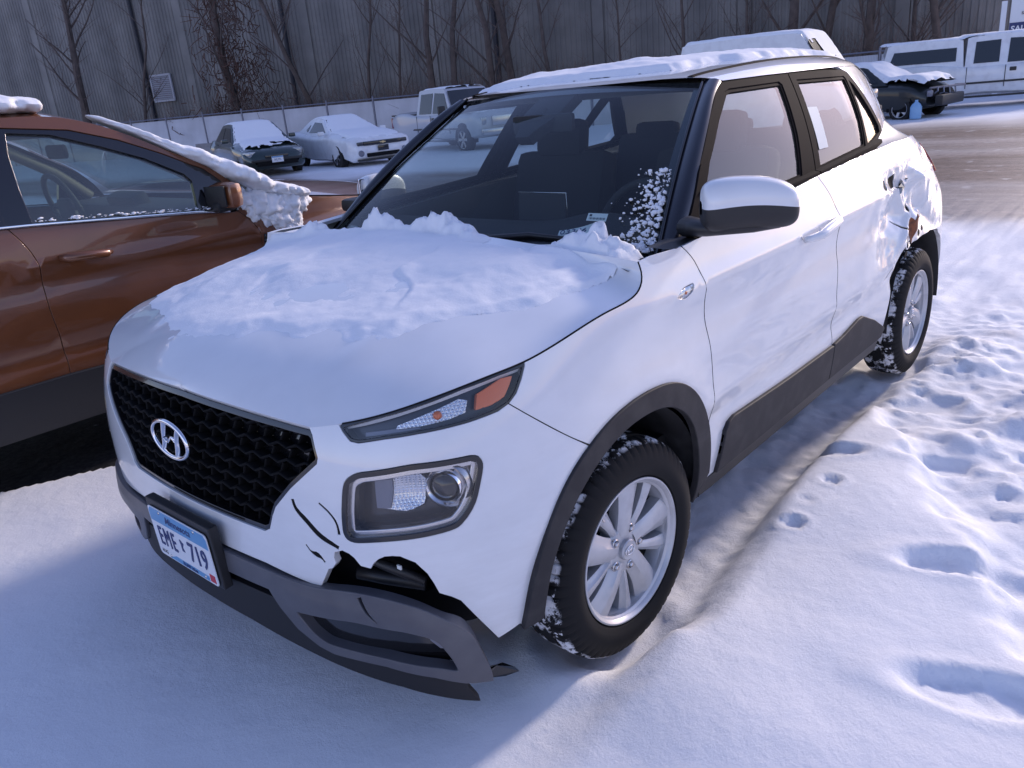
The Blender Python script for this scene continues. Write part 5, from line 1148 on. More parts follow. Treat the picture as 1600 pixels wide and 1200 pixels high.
glass_e = [(.281, 1.514), (.11, 1.490), (-.075, 1.42), (-.244, 1.348), (-.40, 1.255), (-.425, 1.22), (-.405, 1.085), (-.38, 1.079), (.33, 1.148), (.325, 1.30), (.31, 1.42)]
frame_e = [(.43, 1.545), (.29, 1.532), (.032, 1.50), (-.162, 1.437), (-.333, 1.357), (-.442, 1.296), (-.507, 1.263), (-.575, 1.195), (-.60, 1.10), (-.575, 1.052), (-.399, 1.071), (.341, 1.141), (.43, 1.148)]
gl2 = [(.47, 1.165), (.46, 1.50), (.9, 1.53), (.9, 1.20)]
for S_, sg, far in ((SE, -1, False), (SF, 1, True)):
    fd_ = panel('front_door', fdoor_e, S_, 'orange', EC, sgn=sg, res=.05, gap=.003, depth=.03)
    if not far:
        hb = round_poly([(.045 + .045 * math.cos(t) + .05, .985 + .048 * math.sin(t)) for t in np.linspace(0, 2 * math.pi, 13)[:-1]], .01, 1)
        panel('handle_cup', hb, S_, 'orange', sub(fd_), sgn=sg, off=.0015, depth=.001, gap=0, res=.012, disp=lambda a, b: -.022 * np.clip(1 - ((a - .095) / .046) ** 2 - ((b - .985) / .049) ** 2, 0, 1) ** .7)
        mb = MB(); mb.tube([tuple(SE(x, z) + [0, o, 0]) for x, z, o in ((.275, .993, .006), (.25, .991, .030), (.17, .986, .036), (.09, .980, .034), (.06, .977, .006))], [.012, .018, .019, .018, .010], 10); mb.make('handle', 'orange', sub(fd_), smooth=True)
    rd_ = panel('rear_door', rdoor_e, S_, 'orange', EC, sgn=sg, res=.06, gap=.003, depth=.03)
    panel('front_fender', fend_e, S_, 'orange', EC, sgn=sg, res=.06, gap=.003, depth=.03)
    panel('roof_rail', rail_e, S_, 'orange', EC, sgn=sg, res=.05, gap=.001, depth=.05, off=.006)
    f_ = panel('window_frame', frame_e, S_, 'gloss_black', EC, sgn=sg, holes=[glass_e], res=.2, gap=.001, depth=.03)
    panel('front_window', glass_e, S_, 'esc_glass' if 'esc_glass' in M else 'lens', EC, sgn=sg, off=-.012, res=.06, depth=0, gap=0)
    panel('rear_window_frame', [(.43, 1.148), (.43, 1.545), (.9, 1.572), (.9, 1.185)], S_, 'gloss_black', EC, sgn=sg, holes=[gl2], res=.2, gap=.001, depth=.03)
    panel('rear_window', gl2, S_, 'esc_glass', EC, sgn=sg, off=-.012, res=.06, depth=0, gap=0)
    panel('sill_cladding', [(1.3, .49), (.38, .492), (.362, .492), (-.66, .455), (-1.10, .44), (-1.10, .255), (1.3, .285)], S_, 'black_plastic', EC, sgn=sg, off=.014, res=.08, depth=.10, gap=.0, edge=.006)
    mb = MB(); yy = lambda x, z: float(S_(x, z)[1]); sgy = 1 if not far else -1
    xs = np.linspace(.9, -.56, 30); zs = np.interp(-xs, [-.9, -.455, -.341, .399, .56], [1.185, 1.150, 1.142, 1.074, 1.052])
    V = []; Fc = []
    for x, z in zip(xs, zs):
        for dy, dz in ((-.004, -.007), (.010, -.006), (.012, .0), (.010, .006), (-.004, .007)): V.append((x, yy(x, z) + sgy * dy, z + dz))
    for i in range(29):
        for k in range(4): Fc.append((i * 5 + k, i * 5 + k + 1, (i + 1) * 5 + k + 1, (i + 1) * 5 + k))
    mb.add(V, Fc); mb.make('belt_strip', 'chrome', EC, ang=50)
# roof, bonnet, screen
rl = np.array(smooth_line([(1.4, 1.63), (.9, 1.615), (.275, 1.572), (.074, 1.560), (-.06, 1.525)], .04)); G = []
for x, z in rl:
    y0_ = float(fe(x, z)); y1_ = -5.44 - y0_; G.append([(x, y0_ + (y1_ - y0_) * t, z + .055 * (1 - abs(2 * t - 1) ** 2.6)) for t in np.linspace(0, 1, 25)])
grid_obj('roof', np.array(G), 'orange', EC)
al = np.array(smooth_line([(-.06, 1.525), (-.241, 1.440), (-.369, 1.364), (-.505, 1.285), (-.72, 1.12)], .03)); G = []
for x, z in al:
    y0_ = float(fe(x, z)) - .03; y1_ = -5.44 - y0_; G.append([(x - .12 * (1 - abs(2 * t - 1) ** 2), y0_ + (y1_ - y0_) * t, z + .03 * (1 - abs(2 * t - 1) ** 2)) for t in np.linspace(0, 1, 25)])
grid_obj('windscreen', np.array(G), 'esc_glass', EC)
hl_ = np.array(smooth_line([(-.70, 1.105), (-.85, 1.088), (-1.0, 1.066), (-1.38, 1.010), (-1.75, .93), (-1.95, .80), (-2.0, .60)], .04)); G = []
for x, z in hl_:
    y0_ = float(fe(x, min(z, 1.06))) - .01; y1_ = -5.44 - y0_; G.append([(x - .18 * (1 - abs(2 * t - 1) ** 2.5), y0_ + (y1_ - y0_) * t, z + .06 * (1 - abs(2 * t - 1) ** 3)) for t in np.linspace(0, 1, 25)])
grid_obj('hood', np.array(G), 'orange_hood', EC)
# side mirror
mb = MB(); mb.box((-.535, -1.80, 1.135), (.085, .16, .125), Matrix.Rotation(.25, 3, 'Z'), .035); mr = mb.make('door_mirror', 'orange', EC, ang=40)
mb = MB(); mb.box((-.515, -1.845, 1.085), (.10, .14, .05), None, .015); mb.box((-.478, -1.80, 1.135), (.012, .13, .10), Matrix.Rotation(.25, 3, 'Z'), .004); mb.make('mirror_base', 'black_plastic', sub(mr), ang=40)
# fender vent
for z in (.868, .892): 
    mb = MB(); mb.tube([tuple(SE(-.725, z) + [0, .010, 0]), tuple(SE(-.80, z + .004) + [0, .014, 0]), tuple(SE(-.862, z - .006) + [0, .008, 0])], .010, 8); mb.make('fender_vent', 'chrome', EC, smooth=True)
panel('vent_recess', [(-.715, .855), (-.715, .912), (-.87, .905), (-.85, .850)], SE, 'gloss_black', EC, sgn=-1, off=.003, depth=.006)
# inside
mb = MB(); mb.box((.1, -2.72, .45), (2.6, 1.6, .08)); mb.box((-.62, -2.72, .85), (.5, 1.56, .36), None, .08); mb.box((-1.2, -2.72, .66), (1.2, 1.5, .62)); mb.make('cabin_tub', 'interior', EC)
mb = MB(); mb.box((-.55, -2.72, 1.04), (.30, 1.5, .10), None, .04); mb.box((-.47, -2.72, 1.08), (.10, .34, .14), Matrix.Rotation(.3, 3, 'Y'), .03); mb.make('dashboard', 'int_grey', EC, ang=50)
mb = MB(); mb.tube([(-.27 + .05 * math.sin(t), -3.10 + .19 * math.cos(t), 1.09 + .18 * math.sin(t)) for t in np.linspace(0, 2 * math.pi, 33)], .016, 8, cap=False); mb.box((-.28, -3.10, 1.08), (.06, .17, .12), None, .03); mb.tube([(-.28, -3.27, 1.09), (-.28, -2.93, 1.09)], .018, 6); mb.make('steering_wheel', 'int_grey', EC, smooth=True)
for y in (-2.35, -3.09):
    mb = MB(); mb.box((.42, y, .90), (.14, .5, .62), Matrix.Rotation(.25, 3, 'Y'), .06); mb.box((.10, y, .66), (.5, .5, .14), None, .05); mb.box((.53, y, 1.32), (.10, .26, .19), None, .04); mb.make('front_seat', 'int_grey', EC, ang=50)
for x in np.linspace(.7, -.1, 2): pass
mb = MB(); mb.tube([(.05, -3.40, 1.50), (-.15, -3.44, 1.42), (-.40, -3.50, 1.27), (-.60, -3.56, 1.10)], .035, 8); mb.make('pillar_lining', 'tan', EC, smooth=True)
mb = MB(); mb.tube([(.05, -2.06, 1.50), (-.15, -2.03, 1.42), (-.40, -1.97, 1.27), (-.58, -1.90, 1.12)], .022, 8); mb.make('pillar_lining', 'tan', EC, smooth=True)
G = np.array([[(x, -2.10 - 1.24 * t, z - .05) for t in np.linspace(0, 1, 6)] for x, z in rl]); grid_obj('headliner', G, 'tan', EC)
mb = MB(); mb.box((-.16, -2.72, 1.40), (.03, .24, .07), None, .02); mb.make('rear_view_mirror', 'interior', EC, ang=40)
for x in (-1.5, 1.19):
    for s, y in ((1, -1.96), (-1, -3.48)): bg_wheel(ESC, x + .2, y + 2.72, .35, .23, s)
# snow lying on the SUV
def snow_slab(name, pts, w, t, seed, label, m='snow_fine', nn=70, mm=26, lump=1.):
    p = np.array(smooth_line([tuple(q) for q in pts], .01)) if len(pts[0]) == 2 else np.array(pts, float)
    f = nspl(np.concatenate([[0], np.cumsum(np.linalg.norm(np.diff(np.array(pts, float), axis=0), axis=1))]), np.array(pts, float)); L = np.linalg.norm(np.diff(np.array(pts, float), axis=0), axis=1).sum(); q = f(np.linspace(0, L, nn))
    ww = np.interp(np.linspace(0, 1, nn), np.linspace(0, 1, len(w)), w); tt = np.interp(np.linspace(0, 1, nn), np.linspace(0, 1, len(t)), t)
    tg = np.gradient(q, axis=0); tg /= np.linalg.norm(tg, axis=1, keepdims=True); sd = np.array([0, 1., 0]); up_ = np.cross(tg, sd); up_ *= np.sign(up_[:, 2:3]) ; up_ /= np.linalg.norm(up_, axis=1, keepdims=True)
    G = np.zeros((nn, mm, 3))
    for j in range(mm):
        a = 2 * math.pi * j / mm; c, s = math.cos(a), math.sin(a); e = .7
        k = 1 + lump * (.16 * fbm(np.arange(nn) * .13 + seed, np.full(nn, c * 1.2 + s * .8), 3, seed) + .07 * fbm(np.arange(nn) * .5, np.full(nn, c * 3 + s * 2), 2, seed + 5))
        endk = np.minimum(1, np.minimum(np.arange(nn), nn - 1 - np.arange(nn)) / 4.) ** .5
        G[:, j] = q + sd * (math.copysign(abs(c) ** e, c) * ww * k * endk)[:, None] + up_ * (math.copysign(abs(s) ** e, s) * tt * k * endk)[:, None]
    G = np.concatenate([G, G[:, :1]], 1); o = grid_obj(name, G, m, None, flip=True); return tag(o, label, 'snow')
snow_slab('snow_slab', [(.9, -2.28, 1.665), (.5, -2.28, 1.645), (.2, -2.28, 1.63), (.045, -2.26, 1.61)], [.20, .20, .20, .19], [.04, .042, .042, .034], 3, 'snow slab on the roof edge of the rust-orange SUV')
snow_slab('snow_ridge', [(-.10, -2.12, 1.56), (-.25, -2.06, 1.475), (-.40, -2.0, 1.385), (-.55, -1.95, 1.30), (-.68, -1.95, 1.21), (-.80, -1.95, 1.145), (-.95, -1.96, 1.10), (-1.06, -1.96, 1.065)], [.045, .07, .09, .10, .15, .19, .19, .15], [.010, .015, .021, .030, .047, .046, .034, .022], 9, 'thick ridge of snow down the windscreen pillar and hood edge of the rust-orange SUV', nn=110, mm=36, lump=.9)
mb = MB(); rr_ = random.Random(11)
for k, (x, z, r) in enumerate(((-.66, 1.09, .055), (-.74, 1.07, .075), (-.82, 1.05, .085), (-.90, 1.03, .085), (-.97, 1.04, .065), (-.84, .985, .075), (-.90, .955, .060), (-.88, .915, .038), (-.78, 1.00, .06), (-.70, 1.03, .05))):
    mb.blob((x, float(fe(x, z)) - .010, z), (r * 1.1, r * .75, r), k, .38, 4, 2.0)
o = mb.make('snow_clump', 'snow_fine', None, smooth=True); tag(o, 'lumpy clump of snow hanging off the front fender of the rust-orange SUV', 'snow')
mb = MB()
for k in range(140):
    x = .33 - .85 * rr_.random(); z = 1.150 + (x - .33) * .095 + .006 + .012 * rr_.random() ** 2; r = .0015 + .005 * rr_.random() ** 3; mb.blob((x, float(fe(x, z)) + .008, z), (r * 2.2, r, r * .8), k, .5, 1)
o = mb.make('snow_flecks', 'snow_fine', None, smooth=True); o['label'] = 'flecks of snow along the window sill of the rust-orange SUV'; o['kind'] = 'stuff'
# ------------------------------------------------------------------ other parked vehicles
def loft(root, name, st, m, nx=46, mid=None):
    st = np.array(st, float); f = nspl(st[:, 0], st[:, 1:]); xs = np.linspace(st[0, 0], st[-1, 0], nx); V = []
    for x in xs:
        zl, zs, zt, wl, ws, wt = f(x)
        half = [(0, zl), (wl * .9, zl), (wl, zl + .06), ((wl + ws) / 2 + .03, (zl + zs) / 2), (ws + .01, zs - .10), (ws, zs - .02), (ws - .03, zs + .008), (wt, zt - .012), (wt * .5, zt), (0, zt)]
        full = half + [(-y, z) for y, z in reversed(half[1:-1])]; V.append([(x, y, z) for y, z in full])
    G = np.array(V); G = np.concatenate([G, G[:, :1]], 1)
    mb = MB(); nu, nv = G.shape[:2]; mb.add(G.reshape(-1, 3), [(i * nv + j, (i + 1) * nv + j, (i + 1) * nv + j + 1, i * nv + j + 1) for i in range(nu - 1) for j in range(nv - 1)] + [tuple(range(nv - 1)), tuple((nu - 1) * nv + j for j in range(nv - 1))])
    return mb.make(name, m, root, ang=42)
class Cabin:
    def __init__(s, root, prof, zb, zr, wb, wt, m, name='cabin'):
        s.root, s.prof, s.zb, s.zr, s.wb, s.wt = root, prof, zb, zr, wb, wt          # prof: x of front base, front top, rear top, rear base
        a, b, c, d = prof; zz = [(a, zb - .05), (b, zr - .03), (b - .12, zr), ((b + c) / 2, zr + .025), (c + .12, zr), (c, zr - .03), (d, zb - .05)]; V = []
        for x, z in zz:
            k = (z - zb) / (zr - zb); w = wb + (wt - wb) * k; V.append([(x, -w, z), (x, -w * .55, z + .012), (x, w * .55, z + .012), (x, w, z)])
        n = len(zz); mb = MB(); mb.add([p for r in V for p in r], [(i * 4 + j, (i + 1) * 4 + j, (i + 1) * 4 + j + 1, i * 4 + j + 1) for i in range(n - 1) for j in range(3)] + [tuple(i * 4 for i in range(n)), tuple(i * 4 + 3 for i in range(n))])
        s.o = mb.make(name, m, root, ang=35)
    def side(s, x, k, sd, o): w = s.wb + (s.wt - s.wb) * k; return (x, sd * (w + o), s.zb + (s.zr - s.zb) * k)
    def win(s, poly, name='side_window', m='bg_glass'):
        for sd in (1, -1):
            mb = MB(); n = len(poly); mb.add([s.side(x, k, sd, .012) for x, k in poly] + [s.side(x, k, sd, -.02) for x, k in poly], [tuple(range(n))] + [(i, (i + 1) % n, n + (i + 1) % n, n + i) for i in range(n)]); mb.make(name, m, s.root)
    def screen(s, front=True, name='windscreen', m='bg_glass', ins=.06):
        a, b, c, d = s.prof; x0, x1 = (a, b) if front else (d, c); sg = 1 if front else -1; P_ = []
        for k in (.10, .90): x = x0 + (x1 - x0) * k; w = s.wb + (s.wt - s.wb) * k - ins; z = s.zb + (s.zr - s.zb) * k; P_.append([(x + sg * .012, -w, z + .008), (x + sg * .02, 0, z + .014), (x + sg * .012, w, z + .008)])
        mb = MB(); mb.add(P_[0] + P_[1], [(0, 1, 4, 3), (1, 2, 5, 4)]); mb.make(name, m, s.root)
def arch(root, x, w, r, zc, m='void'):
    for sd in (1, -1):
        mb = MB(); poly = [(x + r * math.cos(t), zc + r * math.sin(t)) for t in np.linspace(-.25, math.pi + .25, 20)]; mb.prism(poly, sd * (w - .25), sd * (w + .006), 'y'); mb.make('wheel_arch', m, root)
def bx(root, name, c, d, m, bev=.0, rz=0.): mb = MB(); mb.box(c, d, Matrix.Rotation(rz, 3, 'Z') if rz else None, bev); return mb.make(name, m, root, ang=40)
def car_snow(root, label, x0, x1, w, top, t, seed, res=.05, cut=None):
    xs = np.arange(x0, x1, res); ys = np.arange(-w, w + res, res); X, Y = np.meshgrid(xs, ys, indexing='ij'); Z = top(X, Y)
    for k in range(3):
        q = np.pad(Z, 1, 'edge'); m_ = (q[2:, 1:-1] + q[:-2, 1:-1] + q[1:-1, 2:] + q[1:-1, :-2] + 4 * Z) / 8; Z = np.maximum(Z, m_) if k == 0 else m_
    n = fbm(X * 2.5, Y * 2.5, 3, seed); nb = fbm(X * 8, Y * 8, 3, seed + 3)
    e = np.minimum(np.minimum(X - x0, x1 - X), w - np.abs(Y)) + .05 * nb
    th = t * (sstep(0, .16, e) * 1.1 + .2 * n) ; 
    ok = e > -.01
    if cut is not None: c_ = cut(X, Y, nb); ok &= c_; 
    G = np.stack([X, Y, Z + np.maximum(th, .0)], -1); nx, ny = X.shape; I = np.arange(nx * ny).reshape(nx, ny); Fq = np.stack([I[:-1, :-1], I[1:, :-1], I[1:, 1:], I[:-1, 1:]], -1).reshape(-1, 4); Fq = Fq[ok.ravel()[Fq].all(1)]
    us = np.unique(Fq); rm_ = -np.ones(nx * ny, int); rm_[us] = np.arange(len(us)); V = G.reshape(-1, 3)[us]; mw = root.matrix_basis if False else Matrix.Translation(root.location) @ Matrix.Rotation(root.rotation_euler[2], 4, 'Z')
    R = np.array(mw.to_3x3()); V = V @ R.T + np.array(root.location); o = mesh_obj('car_snow', V, rm_[Fq], 'snow_fine'); return tag(o, label, 'snow')
def cab_top(prof, zb, zr, wb, wt, base):
    a, b, c, d = prof
    def f(X, Y):
        zc = np.interp(-X, [-a, -b, -(b - .12), -(c + .12), -c, -d], [zb, zr - .02, zr + .01, zr + .01, zr - .02, zb]); k = (zc - zb) / (zr - zb); w = wb + (wt - wb) * k
        inside = (np.abs(Y) < w) & (X < a) & (X > d); B = base(X, Y); return np.where(inside, np.maximum(zc - .05 * (np.abs(Y) / w) ** 6, B), B)
    return f
GZ = lambda x, y: float(far_drop(np.array(x), np.array(y))) - .0
def plate_at(root, x, z, txt=None, m='plate_white', y=0.):
    p_ = bx(root, 'licence_plate', (x, y, z), (.012, .31, .155), m, .004)
    if txt: text_obj('lettering', txt, .075, Matrix(((0, 0, 1, x + .0075), (1, 0, 0, y), (0, 1, 0, z - .01), (0, 0, 0, 1))), 'plate_navy', p_, sx=.8, th=.001); bx(p_, 'blue_band', (x + .0065, y, z + .058), (.004, .30, .03), 'plate_blue')
def headlamp(root, x, y, z, dx, dy, dz, m='headlamp_glass', rz=0.):
    mb = MB(); mb.box((x, y, z), (dx, dy, dz), Matrix.Rotation(rz, 3, 'Z'), min(dx, dy, dz) * .3); h = mb.make('headlight', m, root, ang=40); return h
# --- dark green sedan
x_, y_ = -11.95, -19.75; sed = thing('sedan', (x_, y_, GZ(x_, y_)), 'dark green sedan with snow over its windscreen and hood, left of the white coupe', 'car', rz=math.radians(70))
loft(sed, 'body', [(-2.45, .42, .74, .88, .70, .74, .62), (-2.3, .30, .80, .95, .80, .84, .72), (-1.6, .26, .86, 1.0, .86, .88, .76), (-.5, .24, .88, 1.0, .88, .89, .76), (.6, .24, .88, .99, .88, .89, .74), (1.4, .25, .82, .93, .86, .87, .72), (2.1, .26, .72, .80, .80, .82, .66), (2.38, .30, .60, .68, .70, .72, .56), (2.48, .40, .50, .56, .56, .56, .46)], 'green')
cb = Cabin(sed, (1.05, .25, -1.05, -1.75), .95, 1.42, .80, .58, 'green'); cb.screen(); cb.screen(False, 'rear_screen'); cb.win([(.78, .05), (.22, .82), (-.38, .86), (-.36, .05)]); cb.win([(-.44, .05), (-.46, .86), (-1.02, .80), (-1.40, .08)])
for x in (1.38, -1.42):
    arch(sed, x, .86, .37, .34); [bg_wheel(sed, x, sd * .78, .32, .21, sd) for sd in (1, -1)]
for sd in (1, -1): headlamp(sed, 2.20, sd * .60, .66, .30, .36, .15, rz=-sd * .45)
bx(sed, 'grille', (2.47, 0, .58), (.06, .62, .09), 'gloss_black', .02); bx(sed, 'lower_intake', (2.485, 0, .40), (.05, 1.1, .10), 'void', .01); bx(sed, 'bumper_band', (2.45, 0, .49), (.12, 1.36, .07), 'black_plastic', .03); plate_at(sed, 2.53, .50, 'SHJ 791')
for sd in (1, -1): bx(sed, 'door_mirror', (.75, sd * .95, 1.02), (.10, .18, .11), 'green', .03)
zb_ = nspl([-2.45, -1.6, .6, 1.4, 2.1, 2.48], [.88, 1.0, .99, .93, .80, .62]); car_snow(sed, 'snow covering the dark green sedan', -1.7, 2.42, .78, cab_top((1.05, .25, -1.05, -1.75), .95, 1.42, .80, .58, lambda X, Y: zb_(X) - .10 * (np.abs(Y) / .8) ** 4 - .12 * sstep(2.1, 2.48, X) * np.abs(Y)), .06, 201, cut=lambda X, Y, n: (X < 2.22 + .12 * n - .25 * np.abs(Y)) & ~((np.abs(Y - .28) < .25) & (np.abs(X - 1.95 - .03 * n) < .035)))
# --- white coupe
x_, y_ = -14.0, -18.15; cou = thing('coupe', (x_, y_, GZ(x_, y_)), 'snowy white muscle coupe with black slit grille, right of the dark sedan', 'car', rz=math.radians(76))
loft(cou, 'body', [(-2.4, .45, .82, .92, .72, .78, .66), (-2.2, .30, .90, 1.0, .86, .92, .78), (-1.4, .25, .93, 1.02, .93, .97, .80), (-.6, .22, .86, .98, .90, .92, .78), (.5, .22, .85, .98, .90, .92, .78), (1.3, .22, .85, .95, .93, .95, .78), (2.0, .22, .78, .86, .90, .92, .74), (2.35, .24, .70, .77, .84, .86, .68), (2.44, .32, .62, .68, .76, .78, .60)], 'cream')
cp_ = (.85, -.05, -.95, -1.75); cb = Cabin(cou, cp_, .96, 1.36, .80, .56, 'cream'); cb.screen(); cb.screen(False, 'rear_screen'); cb.win([(.50, .08), (-.02, .74), (-.55, .80), (-.72, .10)]); cb.win([(-.86, .15), (-.78, .62), (-1.02, .30)], 'quarter_window')
for x in (1.42, -1.42):
    arch(cou, x, .925, .40, .35); [bg_wheel(cou, x, sd * .83, .36, .25, sd, 'satin') for sd in (1, -1)]
bx(cou, 'grille', (2.43, 0, .665), (.10, 1.16, .115), 'gloss_black', .03)
for sd in (1, -1):
    headlamp(cou, 2.42, sd * .60, .668, .09, .30, .10, 'lamp_dark', -sd * .2); mb = MB(); mb.lathe([(.0, .085), (.03, .08), (.035, .06), (.02, .05), (.02, 0)], 20, 'x', (2.435, sd * .66, .42)); fg2 = mb.make('fog_lamp', 'lamp_mid', cou, ang=40); bx(cou, 'door_mirror', (.62, sd * .98, .98), (.10, .18, .11), 'cream', .03)
    bx(cou, 'side_marker', (2.12, sd * .905, .66), (.10, .02, .05), 'amber', .005)
bx(cou, 'lower_intake', (2.45, 0, .36), (.06, 1.0, .10), 'void', .02); bx(cou, 'chin', (2.42, 0, .24), (.12, 1.55, .05), 'black_plastic', .02); bx(cou, 'plate_holder', (2.48, 0, .52), (.02, .32, .14), 'gloss_black', .004)
mb = MB(); mb.prism([(-.085, -.012), (-.03, -.012), (-.03, -.026), (.03, -.026), (.03, -.012), (.085, -.012), (.075, .012), (.03, .012), (.03, .026), (-.03, .026), (-.03, .012), (-.095, .012)], 2.48, 2.495, 'x', (0, 0, .668)); M['gold'] = mat('gold_badge', (.7, .55, .28), .3, .8); mb.make('badge', 'gold', cou)
zc_ = nspl([-2.4, -1.4, -.6, .5, 1.3, 2.0, 2.44], [.92, 1.02, .98, .98, .95, .86, .70]); car_snow(cou, 'snow covering the white coupe', -2.3, 2.36, .84, cab_top(cp_, .96, 1.36, .80, .56, lambda X, Y: zc_(X) - .08 * (np.abs(Y) / .86) ** 4), .055, 211)
# --- pickups
def pickup(x_, y_, rz, name, label, m, wheelm, ext=False, topper=False, rx=0.):
    t = thing(name, (x_, y_, GZ(x_, y_)), label, 'pickup', rz=math.radians(rz))
    loft(t, 'body', [(-2.95 - rx, .62, 1.06, 1.10, .86, .94, .86), (-2.8 - rx, .52, 1.12, 1.16, .92, .97, .88), (-1.0, .40, 1.14, 1.18, .95, .98, .88), (.4, .38, 1.14, 1.20, .95, .98, .86), (1.2, .38, 1.14, 1.22, .95, .98, .82), (2.2, .42, 1.08, 1.20, .94, .96, .78), (2.75, .50, 1.02, 1.12, .92, .94, .74), (2.85, .56, .95, 1.02, .86, .88, .70)], m)
    pr = (1.25, .62, -1.05 if not ext else -1.0, -1.12 if not ext else -1.05); cb = Cabin(t, pr, 1.15, 1.92, .92, .74, m); cb.screen()
    if not topper: cb.screen(False, 'rear_screen')
    cb.win([(1.0, .06), (.62, .82), (.02, .86), (-.02, .06)]); cb.win([(-.12, .06), (-.10, .86), (-.88, .84), (-.92, .06)] if not ext else [(-.22, .10), (-.20, .84), (-.80, .82), (-.84, .10)])
    for x in (1.85, -1.85 - rx * .5):
        arch(t, x, .965, .47, .42); [bg_wheel(t, x, sd * .87, .40, .27, sd, wheelm, n=6) for sd in (1, -1)]
    for sd in (1, -1):
        headlamp(t, 2.78, sd * .72, .92, .14, .34, .24, rz=-sd * .15); bx(t, 'tail_lamp', (-2.93 - rx, sd * .90, .95), (.10, .12, .34), 'red', .02); bx(t, 'door_mirror', (.95, sd * 1.12, 1.28), (.12, .24, .28), 'black_plastic', .04); bx(t, 'door_handle', (.12, sd * .998, 1.02), (.16, .03, .10), 'black_plastic', .012); bx(t, 'running_board', (0.0, sd * 1.0, .36), (2.0, .12, .05), 'black_plastic', .015)
        bx(t, 'side_moulding', (.1, sd * 1.003, .72), (3.4, .015, .05), 'black_plastic', .004)
        for x in (-.06, 1.12, -1.0): bx(t, 'door_seam', (x, sd * .992, .86), (.014, .012, .56), 'void')
    bx(t, 'grille', (2.86, 0, .90), (.06, 1.05, .28), 'satin', .02); bx(t, 'bumper', (2.92, 0, .60), (.16, 1.84, .20), 'satin', .05); bx(t, 'rear_bumper', (-3.02 - rx, 0, .58), (.14, 1.8, .18), 'satin', .04)
    if topper:
        cb2 = Cabin(t, (-1.08, -1.12, -2.72 - rx, -2.88 - rx), 1.17, 1.88, .93, .76, m, 'topper'); cb2.win([(-1.28, .22), (-1.27, .72), (-2.55 - rx, .72), (-2.68 - rx, .24)], 'topper_window')
    else:
        for sd in (1, -1): bx(t, 'bed_rail', (-2.05, sd * .90, 1.19), (1.75, .10, .05), 'black_plastic', .015)
        bx(t, 'bed_hollow', (-2.05, 0, 1.165), (1.7, 1.66, .03), 'void')
    return t, pr
pk, pr = pickup(-18.3, -17.6, 75, 'pickup_truck', 'silver crew cab pickup with snowy roof behind the white coupe', 'silver', 'satin')
car_snow(pk, 'snow on the roof and hood of the silver pickup', -1.0, 2.7, .86, cab_top(pr, 1.15, 1.92, .92, .74, lambda X, Y: np.where(X > 1.0, 1.20 - .03 * np.clip(X - 1.4, 0, 9), 1.0)), .05, 221, cut=lambda X, Y, n: (X < .60 + .08 * n) & (np.abs(Y) < .72) | (X > 1.35))
car_snow(pk, 'snow in the bed of the silver pickup', -2.85, -1.25, .80, lambda X, Y: 1.14 + 0 * X, .06, 225)
sd_, pr2 = pickup(-26.06, -3.49, 110, 'pickup_truck', 'white extended cab pickup with a camper topper at the right edge', 'cream', 'alloy', True, True, .30)
car_snow(sd_, 'snow on the roof of the white pickup with the topper', -3.2, .55, .72, lambda X, Y: np.where(X < -1.1, 1.90, 1.95) - .04 * (np.abs(Y) / .75) ** 4, .05, 231)
# --- van behind the crossover
x_, y_ = -16.75, -5.5; van = thing('van', (x_, y_, GZ(x_, y_)), 'white cargo van covered in snow, showing above the roof of the white crossover', 'van', rz=math.radians(94))
loft(van, 'body', [(-2.6, .42, 1.18, 1.22, .88, .96, .90), (-2.4, .40, 1.2, 1.25, .94, .98, .92), (.5, .40, 1.2, 1.25, .96, .98, .90), (.95, .42, 1.10, 1.18, .94, .95, .80), (1.25, .44, .95, 1.02, .88, .88, .72), (1.38, .55, .80, .86, .80, .80, .62)], 'cream')
cv = (.92, .22, -2.42, -2.58); cb = Cabin(van, cv, 1.22, 2.20, .96, .80, 'cream', 'upper_body'); cb.screen(); cb.win([(.62, .08), (.20, .66), (-.35, .66), (-.40, .08)]); cb.win([(-.6, .15), (-.6, .62), (-1.5, .62), (-1.5, .15)], 'panel_recess', 'cream')
for x in (.75, -1.65): arch(van, x, .96, .42, .37); [bg_wheel(van, x, sd * .86, .36, .24, sd) for sd in (1, -1)]
for sd in (1, -1): headlamp(van, 1.30, sd * .68, .86, .18, .28, .2, rz=-sd * .2); bx(van, 'tail_lamp', (-2.56, sd * .90, 1.0), (.10, .10, .4), 'red', .02); bx(van, 'door_mirror', (.62, sd * 1.1, 1.42), (.1, .2, .28), 'black_plastic', .04)
bx(van, 'grille', (1.38, 0, .78), (.05, 1.0, .22), 'black_plastic', .02); bx(van, 'bumper', (1.42, 0, .52), (.14, 1.8, .18), 'black_plastic', .05)
mb = MB(); mb.tube([(.85, -.5, 1.40), (.66, -.3, 1.66), (.64, .2, 1.70)], .015, 6); mb.make('wiper', 'black_plastic', van)
car_snow(van, 'snow over the roof and windscreen of the white cargo van', -2.55, 1.28, .90, cab_top(cv, 1.22, 2.20, .96, .80, lambda X, Y: np.where(X > .8, 1.2 - .5 * np.clip(X - .9, 0, 9), 1.2)), .07, 241, cut=lambda X, Y, n: ~((np.abs(X - .48) < .07 + .05 * n) & (np.abs(Y + .55) < .22)))
